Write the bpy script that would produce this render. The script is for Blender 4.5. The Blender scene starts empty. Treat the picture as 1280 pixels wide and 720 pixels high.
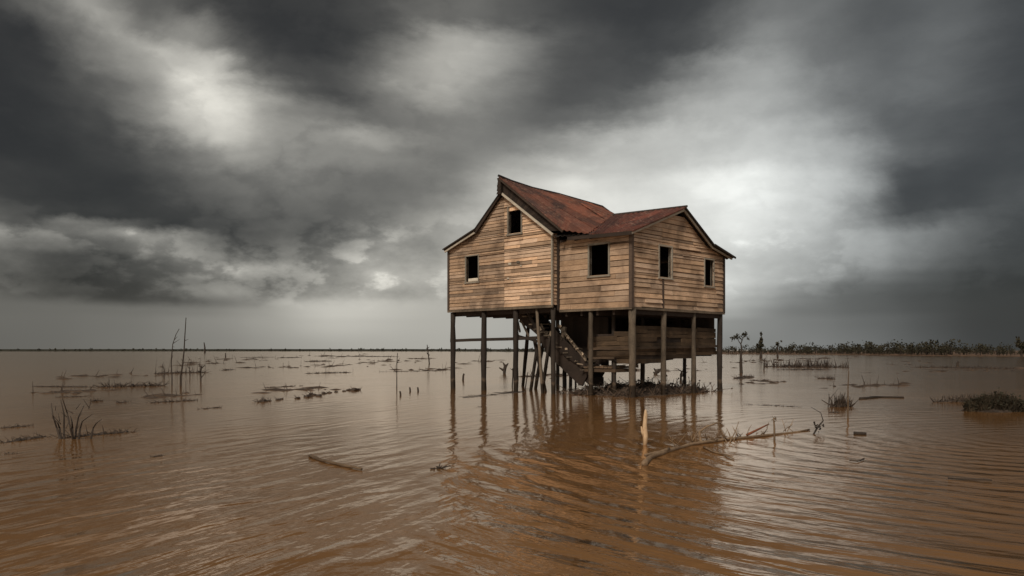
import bpy, math, random
from mathutils import Vector, Matrix
R = math.radians
rnd = random.Random(11)
EYE = 1.68
FPX = 1000.0
HOR = 437.0
scene = bpy.context.scene
col = scene.collection

# ------------------------------------------------------------------ helpers
class MB:
    """collects shapes, builds ONE mesh object"""
    def __init__(s): s.v = []; s.f = []; s.m = []; s.t = []
    def hexa(s, p, tint=1.0, mat=0):
        b = len(s.v); s.v += [tuple(q) for q in p]
        for q in ((0,3,2,1),(4,5,6,7),(0,1,5,4),(1,2,6,5),(2,3,7,6),(3,0,4,7)):
            s.f.append(tuple(b+i for i in q)); s.m.append(mat); s.t.append(tint)
    def box(s, x0,x1,y0,y1,z0,z1, tint=1.0, mat=0):
        s.hexa([(x0,y0,z0),(x1,y0,z0),(x1,y1,z0),(x0,y1,z0),(x0,y0,z1),(x1,y0,z1),(x1,y1,z1),(x0,y1,z1)], tint, mat)
    def beam(s, a, b, w, h, tint=1.0, mat=0, up=(0,0,1), w2=None, h2=None):
        a = Vector(a); b = Vector(b); d = (b-a).normalized(); up = Vector(up)
        if abs(d.dot(up)) > .97: up = Vector((1,0,0))
        sx = d.cross(up).normalized(); sz = sx.cross(d).normalized()
        w2 = w if w2 is None else w2; h2 = h if h2 is None else h2
        P = []
        for c, ww, hh in ((a,w,h),(b,w2,h2)):
            for i, j in ((-1,-1),(1,-1),(1,1),(-1,1)): P.append(c + sx*i*ww/2 + sz*j*hh/2)
        s.hexa(P, tint, mat)
    def tube(s, pts, rad, n=6, tint=1.0, mat=0, cap=True):
        pts = [Vector(p) for p in pts]
        if not isinstance(rad, (list, tuple)):
            rad = [rad]*len(pts)
        if len(rad) == 2 and len(pts) > 2:
            rad = [rad[0]+(rad[1]-rad[0])*i/(len(pts)-1) for i in range(len(pts))]
        b = len(s.v)
        prev = None
        for i, p in enumerate(pts):
            d = (pts[min(i+1,len(pts)-1)] - pts[max(i-1,0)]).normalized()
            if prev is None:
                u = d.orthogonal().normalized()
            else:
                u = (prev - d*prev.dot(d)).normalized()
            prev = u; w = d.cross(u)
            for k in range(n):
                a = 2*math.pi*k/n
                s.v.append(tuple(p + (u*math.cos(a)+w*math.sin(a))*rad[i]*(1+.12*rnd.uniform(-1,1))))
        for i in range(len(pts)-1):
            for k in range(n):
                s.f.append((b+i*n+k, b+i*n+(k+1)%n, b+(i+1)*n+(k+1)%n, b+(i+1)*n+k)); s.m.append(mat); s.t.append(tint)
        if cap:
            s.f.append(tuple(b+k for k in range(n))[::-1]); s.m.append(mat); s.t.append(tint)
            e = b+(len(pts)-1)*n
            s.f.append(tuple(e+k for k in range(n))); s.m.append(mat); s.t.append(tint)
    def blade(s, p, q, w, tint=1.0, mat=0):
        p = Vector(p); q = Vector(q); d = (q-p)
        sd = d.cross(Vector((rnd.uniform(-1,1),rnd.uniform(-1,1),rnd.uniform(-.3,.3))))
        if sd.length < 1e-6: sd = Vector((1,0,0))
        sd = sd.normalized()*w/2
        b = len(s.v); s.v += [tuple(p-sd), tuple(p+sd), tuple(q)]
        s.f.append((b,b+1,b+2)); s.m.append(mat); s.t.append(tint)
    def leaf(s, c, r, tint=1.0, mat=0):
        c = Vector(c)
        n = Vector((rnd.gauss(0,1),rnd.gauss(0,1),rnd.gauss(0,1))).normalized()
        u = n.orthogonal().normalized(); w = n.cross(u)
        a = rnd.uniform(0,6.28); u, w = u*math.cos(a)+w*math.sin(a), w*math.cos(a)-u*math.sin(a)
        b = len(s.v); s.v += [tuple(c-u*r), tuple(c-w*r*.6), tuple(c+u*r), tuple(c+w*r*.6)]
        s.f.append((b,b+1,b+2,b+3)); s.m.append(mat); s.t.append(tint)
    def build(s, name, mats, parent=None, loc=None, smooth=False):
        me = bpy.data.meshes.new(name); me.from_pydata(s.v, [], s.f)
        if not isinstance(mats, (list, tuple)): mats = [mats]
        for m in mats: me.materials.append(m)
        for i, p in enumerate(me.polygons):
            p.material_index = s.m[i]; p.use_smooth = smooth
        at = me.color_attributes.new('tint', 'FLOAT_COLOR', 'CORNER')
        buf = []
        for p in me.polygons:
            t = s.t[p.index]
            if not isinstance(t, tuple): t = (t,t,t)
            buf += [t[0],t[1],t[2],1.0]*p.loop_total
        at.data.foreach_set('color', buf)
        me.update()
        o = bpy.data.objects.new(name, me); col.objects.link(o)
        if parent is not None: o.parent = parent
        if loc is not None: o.location = loc
        return o

def tag(o, label=None, cat=None, group=None, kind=None):
    if label: o['label'] = label
    if cat: o['category'] = cat
    if group: o['group'] = group
    if kind: o['kind'] = kind
    return o
def empty(name, loc=(0,0,0), rz=0):
    o = bpy.data.objects.new(name, None); col.objects.link(o); o.location = loc; o.rotation_euler = (0,0,rz)
    o.empty_display_size = .3
    return o
def water(px, py):
    d = FPX*EYE/(py-HOR); return Vector(((px-640)/FPX*d, d, 0))
def at(px, py, d):
    return Vector(((px-640)/FPX*d, d, EYE+(HOR-py)/FPX*d))

# ------------------------------------------------------------------ node helpers
class NT:
    def __init__(s, tree): s.t = tree; s.n = tree.nodes; s.l = tree.links
    def new(s, typ, **kw):
        n = s.n.new(typ)
        for k, v in kw.items(): setattr(n, k, v)
        return n
    def put(s, sock, v):
        if isinstance(v, bpy.types.NodeSocket): s.l.new(v, sock)
        else: sock.default_value = v
    def math(s, op, a, b=None, c=None, clamp=False):
        n = s.new('ShaderNodeMath', operation=op, use_clamp=clamp)
        s.put(n.inputs[0], a)
        if b is not None: s.put(n.inputs[1], b)
        if c is not None: s.put(n.inputs[2], c)
        return n.outputs[0]
    def vmath(s, op, a, b=None):
        n = s.new('ShaderNodeVectorMath', operation=op); s.put(n.inputs[0], a)
        if b is not None:
            if op == 'SCALE': s.put(n.inputs['Scale'], b)
            else: s.put(n.inputs[1], b)
        return n.outputs['Value'] if op in ('DOT_PRODUCT','LENGTH') else n.outputs[0]
    def noise(s, vec, scale, detail=4, rough=.55, dist=0, out='Fac'):
        n = s.new('ShaderNodeTexNoise'); s.put(n.inputs['Vector'], vec)
        n.inputs['Scale'].default_value = scale; n.inputs['Detail'].default_value = detail
        n.inputs['Roughness'].default_value = rough; n.inputs['Distortion'].default_value = dist
        return n.outputs[out]
    def maprange(s, v, a, b, c, d, mode='LINEAR'):
        n = s.new('ShaderNodeMapRange', interpolation_type=mode)
        s.put(n.inputs['Value'], v)
        for k, x in zip(('From Min','From Max','To Min','To Max'), (a,b,c,d)): s.put(n.inputs[k], x)
        return n.outputs[0]
    def mix(s, f, a, b, blend='MIX'):
        n = s.new('ShaderNodeMix', data_type='RGBA', blend_type=blend)
        s.put(n.inputs[0], f)
        for k, v in ((6,a),(7,b)):
            if isinstance(v, tuple) and len(v) == 3: v = (*v, 1)
            s.put(n.inputs[k], v)
        return n.outputs[2]
    def fmix(s, f, a, b):
        n = s.new('ShaderNodeMix', data_type='FLOAT')
        s.put(n.inputs[0], f); s.put(n.inputs[2], a); s.put(n.inputs[3], b)
        return n.outputs[0]

def material(name):
    m = bpy.data.materials.new(name); m.use_nodes = True
    nt = NT(m.node_tree); b = nt.n['Principled BSDF']
    return m, nt, b

def wood_mat(name, c1, c2, dark, stretch=(1,1,14), rough=.85, dirt=.5, bump=.25, rotz=0):
    """weathered wood: streaks along the grain, blotches of dirt, tint per board"""
    m, nt, b = material(name)
    tc = nt.new('ShaderNodeTexCoord')
    mp = nt.new('ShaderNodeMapping'); mp.inputs['Scale'].default_value = stretch
    nt.l.new(tc.outputs['Object'], mp.inputs[0])
    g = nt.noise(mp.outputs[0], 3.0, 6, .65, .6)
    big = nt.noise(tc.outputs['Object'], 1.1, 4, .6, .3)
    att = nt.new('ShaderNodeVertexColor', layer_name='tint')
    base = nt.mix(nt.maprange(g, .3, .7, 0, 1), c1, c2)
    base = nt.mix(nt.maprange(big, .46, .7, 0, dirt), base, dark)
    fine = nt.noise(mp.outputs[0], 14, 3, .7)
    base = nt.mix(nt.maprange(fine, .56, .72, 0, .6), base, dark)
    base = nt.mix(1.0, base, att.outputs['Color'], 'MULTIPLY')
    nt.l.new(base, b.inputs['Base Color'])
    b.inputs['Roughness'].default_value = rough
    b.inputs['Specular IOR Level'].default_value = .25
    bp = nt.new('ShaderNodeBump'); bp.inputs['Strength'].default_value = bump; bp.inputs['Distance'].default_value = .02
    nt.l.new(fine, bp.inputs['Height']); nt.l.new(bp.outputs[0], b.inputs['Normal'])
    return m

M = {}
M['boards'] = wood_mat('weathered_clapboard', (.64,.435,.29), (.45,.295,.19), (.13,.08,.052), (1,1,7), dirt=.7, bump=.5)
M['backing'] = wood_mat('dark_framing', (.05,.032,.022), (.035,.022,.015), (.015,.01,.008), dirt=.4)
M['trim'] = wood_mat('pale_trim', (.52,.46,.37), (.36,.30,.23), (.16,.12,.09), dirt=.5)
M['post'] = wood_mat('wet_post', (.055,.04,.03), (.035,.026,.02), (.014,.010,.008), (3,3,1), dirt=.5)
def tide(m, top):
    nt = NT(m.node_tree); b = nt.n['Principled BSDF']; src = b.inputs['Base Color'].links[0].from_socket
    tc = nt.new('ShaderNodeTexCoord'); sp = nt.new('ShaderNodeSeparateXYZ'); nt.l.new(tc.outputs['Object'], sp.inputs[0])
    n = nt.noise(tc.outputs['Object'], 5, 3)
    z = nt.math('ADD', sp.outputs[2], nt.math('MULTIPLY', nt.math('SUBTRACT', n, .5), .35))
    k = nt.maprange(z, top, top-.08, 0, 1); k2 = nt.maprange(z, top+.06, top, 0, .35)
    c = nt.mix(k2, src, (.20,.13,.08)); c = nt.mix(k, c, (.028,.019,.012))
    nt.l.new(c, b.inputs['Base Color'])
    nt.l.new(nt.maprange(z, top, top-.1, .85, .3), b.inputs['Roughness'])
tide(M['post'], .42)
M['greypost'] = wood_mat('grey_post', (.20,.15,.105), (.11,.082,.058), (.035,.026,.018), (3,3,1), dirt=.6)
tide(M['greypost'], .45)
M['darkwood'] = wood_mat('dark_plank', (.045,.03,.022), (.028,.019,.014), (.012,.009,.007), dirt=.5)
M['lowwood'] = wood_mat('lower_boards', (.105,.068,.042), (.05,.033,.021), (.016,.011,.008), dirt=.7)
M['drift'] = wood_mat('driftwood', (.30,.20,.12), (.17,.105,.06), (.05,.03,.02), (2,2,2), dirt=.6)
M['pale'] = wood_mat('bleached_stub', (.55,.38,.23), (.36,.23,.13), (.12,.07,.04), (4,4,1), dirt=.4)
M['twig'] = wood_mat('dark_twig', (.055,.040,.030), (.035,.025,.018), (.015,.011,.009), (2,2,2), dirt=.5)
M['mud'] = wood_mat('wet_mud', (.060,.040,.028), (.038,.026,.018), (.018,.012,.009), (2,2,2), rough=.7, dirt=.5)

def leaf_mat(name, c1, c2):
    m, nt, b = material(name)
    tc = nt.new('ShaderNodeTexCoord'); att = nt.new('ShaderNodeVertexColor', layer_name='tint')
    n = nt.noise(tc.outputs['Object'], .6, 3)
    c = nt.mix(nt.maprange(n, .35, .65, 0, 1), c1, c2)
    c = nt.mix(1.0, c, att.outputs['Color'], 'MULTIPLY')
    nt.l.new(c, b.inputs['Base Color']); b.inputs['Roughness'].default_value = .8
    b.inputs['Specular IOR Level'].default_value = .15
    return m
M['foliage'] = leaf_mat('dark_foliage', (.030,.028,.017), (.045,.037,.023))
M['drygrass'] = leaf_mat('dead_grass', (.06,.043,.026), (.035,.026,.018))
M['bank'] = leaf_mat('bank_soil', (.16,.095,.06), (.085,.055,.036))

# rusty roofing sheet
def roof_mat(name, red, dark, pale, amt):
    m, nt, b = material(name)
    tc = nt.new('ShaderNodeTexCoord'); att = nt.new('ShaderNodeVertexColor', layer_name='tint')
    o = tc.outputs['Object']
    big = nt.noise(o, .9, 5, .65, .8); fine = nt.noise(o, 6, 5, .7, .4)
    c = nt.mix(nt.maprange(big, .38, .62, 0, 1), red, dark)
    c = nt.mix(nt.maprange(fine, .52, .75, 0, amt), c, pale)
    c = nt.mix(1.0, c, att.outputs['Color'], 'MULTIPLY')
    nt.l.new(c, b.inputs['Base Color'])
    b.inputs['Roughness'].default_value = .55; b.inputs['Metallic'].default_value = .15
    b.inputs['Specular IOR Level'].default_value = .4
    bp = nt.new('ShaderNodeBump'); bp.inputs['Strength'].default_value = .4; bp.inputs['Distance'].default_value = .02
    nt.l.new(fine, bp.inputs['Height']); nt.l.new(bp.outputs[0], b.inputs['Normal'])
    return m
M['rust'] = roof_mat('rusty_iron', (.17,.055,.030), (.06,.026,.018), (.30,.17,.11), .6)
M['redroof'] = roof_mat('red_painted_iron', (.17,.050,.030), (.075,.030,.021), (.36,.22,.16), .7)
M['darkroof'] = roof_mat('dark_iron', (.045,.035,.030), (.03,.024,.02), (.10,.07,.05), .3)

# ------------------------------------------------------------------ water
def water_mat():
    m, nt, b = material('muddy_flood_water')
    geo = nt.new('ShaderNodeNewGeometry'); P = geo.outputs['Position']
    sep = nt.new('ShaderNodeSeparateXYZ'); nt.l.new(P, sep.inputs[0])
    dist = nt.vmath('LENGTH', P)
    def field(ang, sx, sy, scale, detail, dd):
        vr = nt.new('ShaderNodeVectorRotate', rotation_type='Z_AXIS')
        vr.inputs['Angle'].default_value = R(ang); nt.l.new(P, vr.inputs['Vector'])
        mp = nt.new('ShaderNodeMapping'); mp.inputs['Scale'].default_value = (sx,sy,1)
        nt.l.new(vr.outputs[0], mp.inputs[0])
        return nt.noise(mp.outputs[0], scale, detail, .5, dd)
    warp = nt.noise(P, .35, 2, .5)
    left = field(22, 1, .24, 2.6, 3, .2)
    k = nt.maprange(nt.math('ADD', sep.outputs[0], nt.math('MULTIPLY', nt.math('SUBTRACT', warp, .5), 3)), -1.5, .1, 0, 1, 'SMOOTHSTEP')
    # ripples bending round the house from the right
    rx = nt.math('SUBTRACT', sep.outputs[0], 10.0); ry = nt.math('SUBTRACT', sep.outputs[1], 15.0)
    rr = nt.math('SQRT', nt.math('ADD', nt.math('MULTIPLY', rx, rx), nt.math('MULTIPLY', ry, ry)))
    th = nt.math('ARCTAN2', ry, nt.math('MULTIPLY', rx, -1.0))
    cb = nt.new('ShaderNodeCombineXYZ'); nt.l.new(rr, cb.inputs[0]); nt.l.new(nt.math('MULTIPLY', th, 2.6), cb.inputs[1])
    arcs = nt.noise(cb.outputs[0], 3.3, 3, .5, .25)
    wv = nt.math('SINE', nt.math('ADD', nt.math('MULTIPLY', rr, 12.0), nt.math('MULTIPLY', nt.noise(P, .42, 2, .5), 15.0)))
    right = nt.math('ADD', arcs, nt.math('MULTIPLY', wv, .17))
    la = nt.new('ShaderNodeVectorRotate', rotation_type='Z_AXIS'); la.inputs['Angle'].default_value = R(22); nt.l.new(P, la.inputs['Vector'])
    ls = nt.new('ShaderNodeSeparateXYZ'); nt.l.new(la.outputs[0], ls.inputs[0])
    wl = nt.math('SINE', nt.math('ADD', nt.math('MULTIPLY', ls.outputs[0], 12.0), nt.math('MULTIPLY', nt.noise(P, .45, 3, .55), 24.0)))
    left = nt.math('ADD', left, nt.math('MULTIPLY', wl, .09))
    w1 = nt.fmix(k, left, right)
    small = nt.noise(P, 7.5, 3, .5)
    cross = field(70, 1, .45, 1.1, 3, .2)
    h = nt.math('MULTIPLY', w1, .075)
    h = nt.math('ADD', h, nt.math('MULTIPLY', small, .007))
    h = nt.math('ADD', h, nt.math('MULTIPLY', cross, .012))
    patch = nt.noise(P, .22, 3, .5)
    h = nt.math('MULTIPLY', h, nt.maprange(patch, .35, .65, .45, 1.15))
    h = nt.math('MULTIPLY', h, nt.math('MULTIPLY', nt.maprange(dist, 7, 17, 1.0, .17), nt.maprange(dist, 4.5, 9, 1.45, 1.0)))
    bp = nt.new('ShaderNodeBump'); bp.inputs['Strength'].default_value = 1.0; bp.inputs['Distance'].default_value = 1.0
    nt.l.new(h, bp.inputs['Height']); silt = nt.noise(P, .13, 4, .6, .6)
    c = nt.mix(nt.maprange(silt, .35, .65, 0, 1), (.215,.102,.034), (.155,.073,.025))
    # silt-laden body below, brown-filmed mirror above, split by fresnel
    nt.n.remove(b); out = [n for n in nt.n if n.type == 'OUTPUT_MATERIAL'][0]
    df = nt.new('ShaderNodeBsdfDiffuse'); nt.l.new(c, df.inputs['Color'])
    gl = nt.new('ShaderNodeBsdfGlossy'); gl.inputs['Roughness'].default_value = .10; gl.inputs['Color'].default_value = (1.0,.87,.755,1)
    fr = nt.new('ShaderNodeFresnel'); fr.inputs['IOR'].default_value = 1.78
    for n_ in (df, gl, fr): nt.l.new(bp.outputs[0], n_.inputs['Normal'])
    mx = nt.new('ShaderNodeMixShader'); nt.l.new(fr.outputs[0], mx.inputs[0]); nt.l.new(df.outputs[0], mx.inputs[1]); nt.l.new(gl.outputs[0], mx.inputs[2])
    nt.l.new(mx.outputs[0], out.inputs['Surface'])
    return m
mb = MB()
S = 6000
N = 24
for i in range(N):
    for j in range(N):
        pass
mb.v = [(-S,-S,0),(S,-S,0),(S,S,0),(-S,S,0)]; mb.f = [(0,1,2,3)]; mb.m = [0]; mb.t = [1.0]
tag(mb.build('water', water_mat()), 'brown muddy flood water with long low ripples', None, kind='structure')

# ------------------------------------------------------------------ the house
C = Vector((149/FPX*28, 28, 0))
house = empty('stilt_house', C, R(-45))
tag(house, 'weathered board house with rusty red roof raised on tall wooden stilts over the flood', 'house')
MW = Matrix.Translation(C) @ Matrix.Rotation(R(-45), 4, 'Z')
def hpx_y(px, X):     # local Y on plane X seen at pixel column px
    p = (px-640)/FPX
    # (C.x+.7071X+.7071Y)/(28-.7071X+.7071Y)=p
    s = math.sqrt(.5)
    return (p*(28-s*X) - C.x - s*X)/(s*(1-p))
def hpx_x(px, Y):
    p = (px-640)/FPX; s = math.sqrt(.5)
    return (p*(28+s*Y) - C.x - s*Y)/(s*(1+p))

def lerp_top(top, s):
    for (a,za),(b,zb) in zip(top, top[1:]):
        if a <= s <= b: return za+(zb-za)*(s-a)/(b-a)
    return top[0][1] if s < top[0][0] else top[-1][1]
def span(top, z):
    """s interval where the roofline is above z"""
    if z <= top[0][1]: L = top[0][0]
    else:
        L = None
        for (a,za),(b,zb) in zip(top, top[1:]):
            if za <= z <= zb and zb > za: L = a+(b-a)*(z-za)/(zb-za); break
    if z <= top[-1][1]: Rr = top[-1][0]
    else:
        Rr = None
        for (a,za),(b,zb) in list(zip(top, top[1:]))[::-1]:
            if zb <= z <= za and za > zb: Rr = a+(b-a)*(z-za)/(zb-za); break
    return L, Rr
def board_wall(f, top, z0, opens=(), bh=.17, split=None, tone=lambda s: 1.0, gap=.006, rough=1.0, backing=True, bottom=None, seed=0, miss=0.0):
    r = random.Random(seed+5)
    mb = MB()
    zt = max(z for _, z in top)
    zs = {round(z0,4), round(zt,4)}
    z = z0+bh
    while z < zt-.03: zs.add(round(z,4)); z += bh*r.uniform(.93,1.07)
    edges = set()
    for o in opens: edges |= {round(o[2],4), round(o[3],4)}
    for _, tz in top: edges.add(round(tz,4))
    zs = sorted(z for z in zs if all(abs(z-e) > .045 for e in edges))
    zs = sorted(set(zs) | {e for e in edges if z0 <= e <= zt} | {round(z0,4)})
    for za, zb in zip(zs, zs[1:]):
        if zb-za < .02: continue
        La, Ra = span(top, za+1e-4); Lb, Rb = span(top, zb-1e-4)
        if None in (La,Ra,Lb,Rb): continue
        ivs = [((La,Lb),(Ra,Rb))]
        for o in opens:
            if o[2]-1e-3 <= za and zb <= o[3]+1e-3:
                new = []
                for l, q in ivs:
                    if o[0] <= max(l) or o[1] >= min(q): new.append((l,q)); continue
                    new.append((l,(o[0],o[0]))); new.append(((o[1],o[1]),q))
                ivs = new
        for l, q in ivs:
            if backing:
                P = [f(l[0],za,-.09),f(q[0],za,-.09),f(q[0],za,-.004),f(l[0],za,-.004),
                     f(l[1],zb,-.09),f(q[1],zb,-.09),f(q[1],zb,-.004),f(l[1],zb,-.004)]
                mb.hexa(P, 1.0, 1)
            cuts = []
            s = max(l)+r.uniform(.5,3.2)
            while s < min(q)-.4: cuts.append(s); s += r.uniform(1.0,3.4)
            if split is not None and max(l) < split-.05 and split+.05 < min(q):
                cuts = [c for c in cuts if abs(c-split) > .3]+[split]
            cuts = sorted(cuts)
            pts = [l]+[(c,c) for c in cuts]+[q]
            for i, (a, b) in enumerate(zip(pts, pts[1:])):
                if r.random() < miss: continue
                mid = (a[0]+b[0])/2
                j = rough
                da = r.uniform(-.007,.007)*j; db = r.uniform(-.007,.007)*j
                g0 = gap/2 if i > 0 else 0; g1 = gap/2 if i < len(pts)-2 else 0
                ta = r.uniform(.028,.045); tb = r.uniform(.012,.02)
                if r.random() < .12*j: ta += r.uniform(.01,.03)
                v = tone(mid)*r.uniform(.80,1.16)
                if r.random() < .13: v *= .58
                w = r.uniform(-.04,.05)
                tint = (v*(1+w), v, v*(1-w*1.4))
                zl = za+r.uniform(.012,.024)
                P = [f(a[0]+g0,zl+da,0),f(b[0]-g1,zl+db,0),f(b[0]-g1,zl+db,ta),f(a[0]+g0,zl+da,ta),
                     f(a[1]+g0,zb+.004,0),f(b[1]-g1,zb+.004,0),f(b[1]-g1,zb+.004,tb),f(a[1]+g0,zb+.004,tb)]
                mb.hexa(P, tint, 0)
    return mb
def E(z): return z+EYE      # heights measured from the eye level

YL = -.30; XL0 = -9.40; XL1 = -3.46; XA = -6.05; LB = 6.6         # left block
FL = 3.36; FR = 3.17                                            # undersides of the wall boards
topL = [(XL0,E(4.30)),(-7.56,E(4.86)),(XA,E(6.22)),(XL1,E(4.42))]
w1 = (-8.30,-7.54,E(2.84),E(3.90)); w2 = (-5.76,-5.06,E(4.60),E(5.66))
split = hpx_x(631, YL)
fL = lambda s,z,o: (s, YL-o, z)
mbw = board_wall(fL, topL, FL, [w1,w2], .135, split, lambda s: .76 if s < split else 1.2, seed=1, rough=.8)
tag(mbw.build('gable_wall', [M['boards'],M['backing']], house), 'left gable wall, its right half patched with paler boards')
# pale return of the left block and its outer walls
mbw = board_wall(lambda s,z,o: (XL1+o, s, z), [(YL+.05,E(4.40)),(-.05,E(4.40))], FL, [], .135, backing=True, seed=2)
mbw.build('return_wall', [M['boards'],M['backing']], house)
mbw = board_wall(lambda s,z,o: (XL0-o, s, z), [(YL+.02,E(4.25)),(LB,E(4.25))], FL, [], .17, seed=3)
mbw.build('side_wall', [M['boards'],M['backing']], house)
topB = [(XL0,E(4.30)),(-7.56,E(4.86)),(XA,E(6.1)),(XL1,E(4.42))]
mbw = board_wall(lambda s,z,o: (s, LB+o, z), topB, FL, [], .17, seed=4)
mbw.build('rear_wall', [M['boards'],M['backing']], house)
mbw = board_wall(lambda s,z,o: (XL1+o, s, z), [(6.2,E(4.3)),(LB,E(4.3))], FL, [], .17, seed=14)
mbw.build('side_wall', [M['boards'],M['backing']], house)
# right wing
w3 = (-1.86,-.98,E(2.70),E(3.80)); w4 = (1.66,2.44,E(2.66),E(3.78)); w5 = (4.74,5.38,E(2.52),E(3.54))
RW = 6.13
mbw = board_wall(lambda s,z,o: (s, -o, z), [(XL1+.06,E(4.30)),(-.02,E(4.12))], FR, [w3], .205, seed=5, tone=lambda s: .70+.16*(s+3.4)/3.4, rough=1.8)  # tone falls toward the left block, its shade painted into the boards
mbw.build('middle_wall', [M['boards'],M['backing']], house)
topR = [(.03,E(4.13)),(2.95,E(5.22)),(4.91,E(4.03)),(RW,E(3.74))]
mbw = board_wall(lambda s,z,o: (o, s, z), topR, FR, [w4,w5], .175, hpx_y(827,0), lambda s: 1.0, seed=6, rough=2.0)
tag(mbw.build('gable_wall', [M['boards'],M['backing']], house), 'right gable wall of rough uneven boards')
mbw = board_wall(lambda s,z,o: (s, RW+o, z), [(XL1,E(3.7)),(-.05,E(3.7))], FR, [], .18, seed=7)
mbw.build('rear_wall', [M['boards'],M['backing']], house)

# corner boards and battens
def cornerboard(x, y, w, z0, z1, mat, tint=1.0, dx=0, nm='corner_board'):
    m_ = MB(); m_.hexa([(x-w/2,y-w/2,z0),(x+w/2,y-w/2,z0),(x+w/2,y+w/2,z0),(x-w/2,y+w/2,z0),
        (x-w/2+dx,y-w/2,z1),(x+w/2+dx,y-w/2,z1),(x+w/2+dx,y+w/2,z1),(x-w/2+dx,y+w/2,z1)], tint)
    return m_.build(nm, mat, house)
cornerboard(XL0-.02, YL-.02, .10, FL-.06, E(4.28), M['darkwood'], 2.2)
cornerboard(XL1+.035, YL-.035, .065, FL-.03, E(4.40), M['trim'], .7)
cornerboard(XL1+.10, -.03, .10, FR, E(4.25), M['darkwood'], 1.0)
cornerboard(.03, -.03, .13, FR-.02, E(4.10), M['darkwood'], 3.0)
cornerboard(.03, RW+.03, .10, FR-.02, E(3.72), M['darkwood'], 1.5)
yb = hpx_y(828.5, .03)
m_ = MB(); m_.box(.025,.062, yb-.04,yb+.04, FR-.03, E(2.62), 2.2); m_.build('batten', M['darkwood'], house)
m_ = MB(); m_.beam((XL0-.06,YL-.045,FL-.045),(XL1+.08,YL-.045,FL-.045), .06,.09, 1.0); m_.build('sill_board', M['greypost'], house)
m_ = MB(); m_.beam((XL1+.16,-.045,FR-.035),(.07,-.045,FR-.035), .06,.08, 1.0); m_.build('sill_board', M['greypost'], house)
m_ = MB(); m_.beam((.045,.04,FR-.035),(.045,RW+.06,FR-.035), .06,.08, 1.0); m_.build('sill_board', M['greypost'], house)

# windows: a timber surround set in the opening, a sill and a rag of broken board
def window(plane, s0, s1, z0, z1, wd=.075, tint=1.0, mat='trim'):
    def bx(m_, a, b, c, d, o0, o1, t=tint):
        if plane[0] == 'Y': y = plane[1]; m_.box(a,b, y-o1, y-o0, c, d, t)
        else: x = plane[1]; m_.box(x+o0, x+o1, a, b, c, d, t)
    m_ = MB()
    bx(m_, s0-wd, s0, z0-.02, z1+wd, -.10, .058); bx(m_, s1, s1+wd, z0-.02, z1+wd, -.10, .056)
    bx(m_, s0-.003, s1+.003, z1, z1+wd-.004, -.10, .061)
    o = m_.build('window', M[mat], house)
    m2 = MB(); bx(m2, s0-wd-.03, s1+wd+.03, z0-.075, z0-.022, -.09, .085, tint*1.05); m2.build('sill', M[mat], o)
    return o, bx
wa, bx = window(('Y',YL), *w1, .05, .55)
m_ = MB(); bx(m_, w1[0]+.06, w1[1]-.10, w1[2]+.02, w1[2]+.14, -.07,-.04, 1.5)
m_.build('broken_board', M['trim'], wa)
window(('Y',YL), *w2, .06, .5)
window(('Y',0), *w3, .065, .55)
wb, bx = window(('X',0), *w4, .06, .8)
window(('X',0), *w5, .055, .72)
# scars on the pale patch
for px, py, r_ in ((638,330,.09),(648.5,329,.09),(636,348,.06),(641,352,.05),(652,334,.05)):
    m_ = MB()
    x = hpx_x(px, YL); z = EYE+(HOR-py)/FPX*31.9
    n0 = rnd.uniform(.6,1); m_.hexa([(x-r_*n0,YL-.055,z-r_*.45),(x+r_,YL-.055,z-r_*.6),(x+r_,YL-.03,z-r_*.6),(x-r_*n0,YL-.03,z-r_*.45),
        (x-r_*.7,YL-.055,z+r_*.5),(x+r_*.8,YL-.055,z+r_*.4),(x+r_*.8,YL-.03,z+r_*.4),(x-r_*.7,YL-.03,z+r_*.5)], 1.3 if px != 648.5 else .3)
    m_.build('patch', M['trim'], house)

# floors and joists
m_ = MB(); m_.box(XL0+.05, XL1-.05, YL+.10, LB-.10, FL-.03, FL+.07); m_.build('floor', M['backing'], house)
m_ = MB(); m_.box(XL1-.04, -.10, .10, RW-.10, FR-.02, FR+.07); m_.build('floor', M['backing'], house)
for i in range(9):
    y = YL+.16+i*(LB-YL-.4)/8
    m_ = MB(); m_.box(XL0-.02, XL1-.08, y, y+.09, FL-.26, FL-.034, rnd.uniform(.8,1.2)); m_.build('joist', M['darkwood'], house)
for i in range(5):
    x = XL1+.35+i*.75
    m_ = MB(); m_.box(x, x+.09, .06, RW-.05, FR-.24, FR-.024, rnd.uniform(.8,1.2)); m_.build('joist', M['darkwood'], house)

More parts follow.
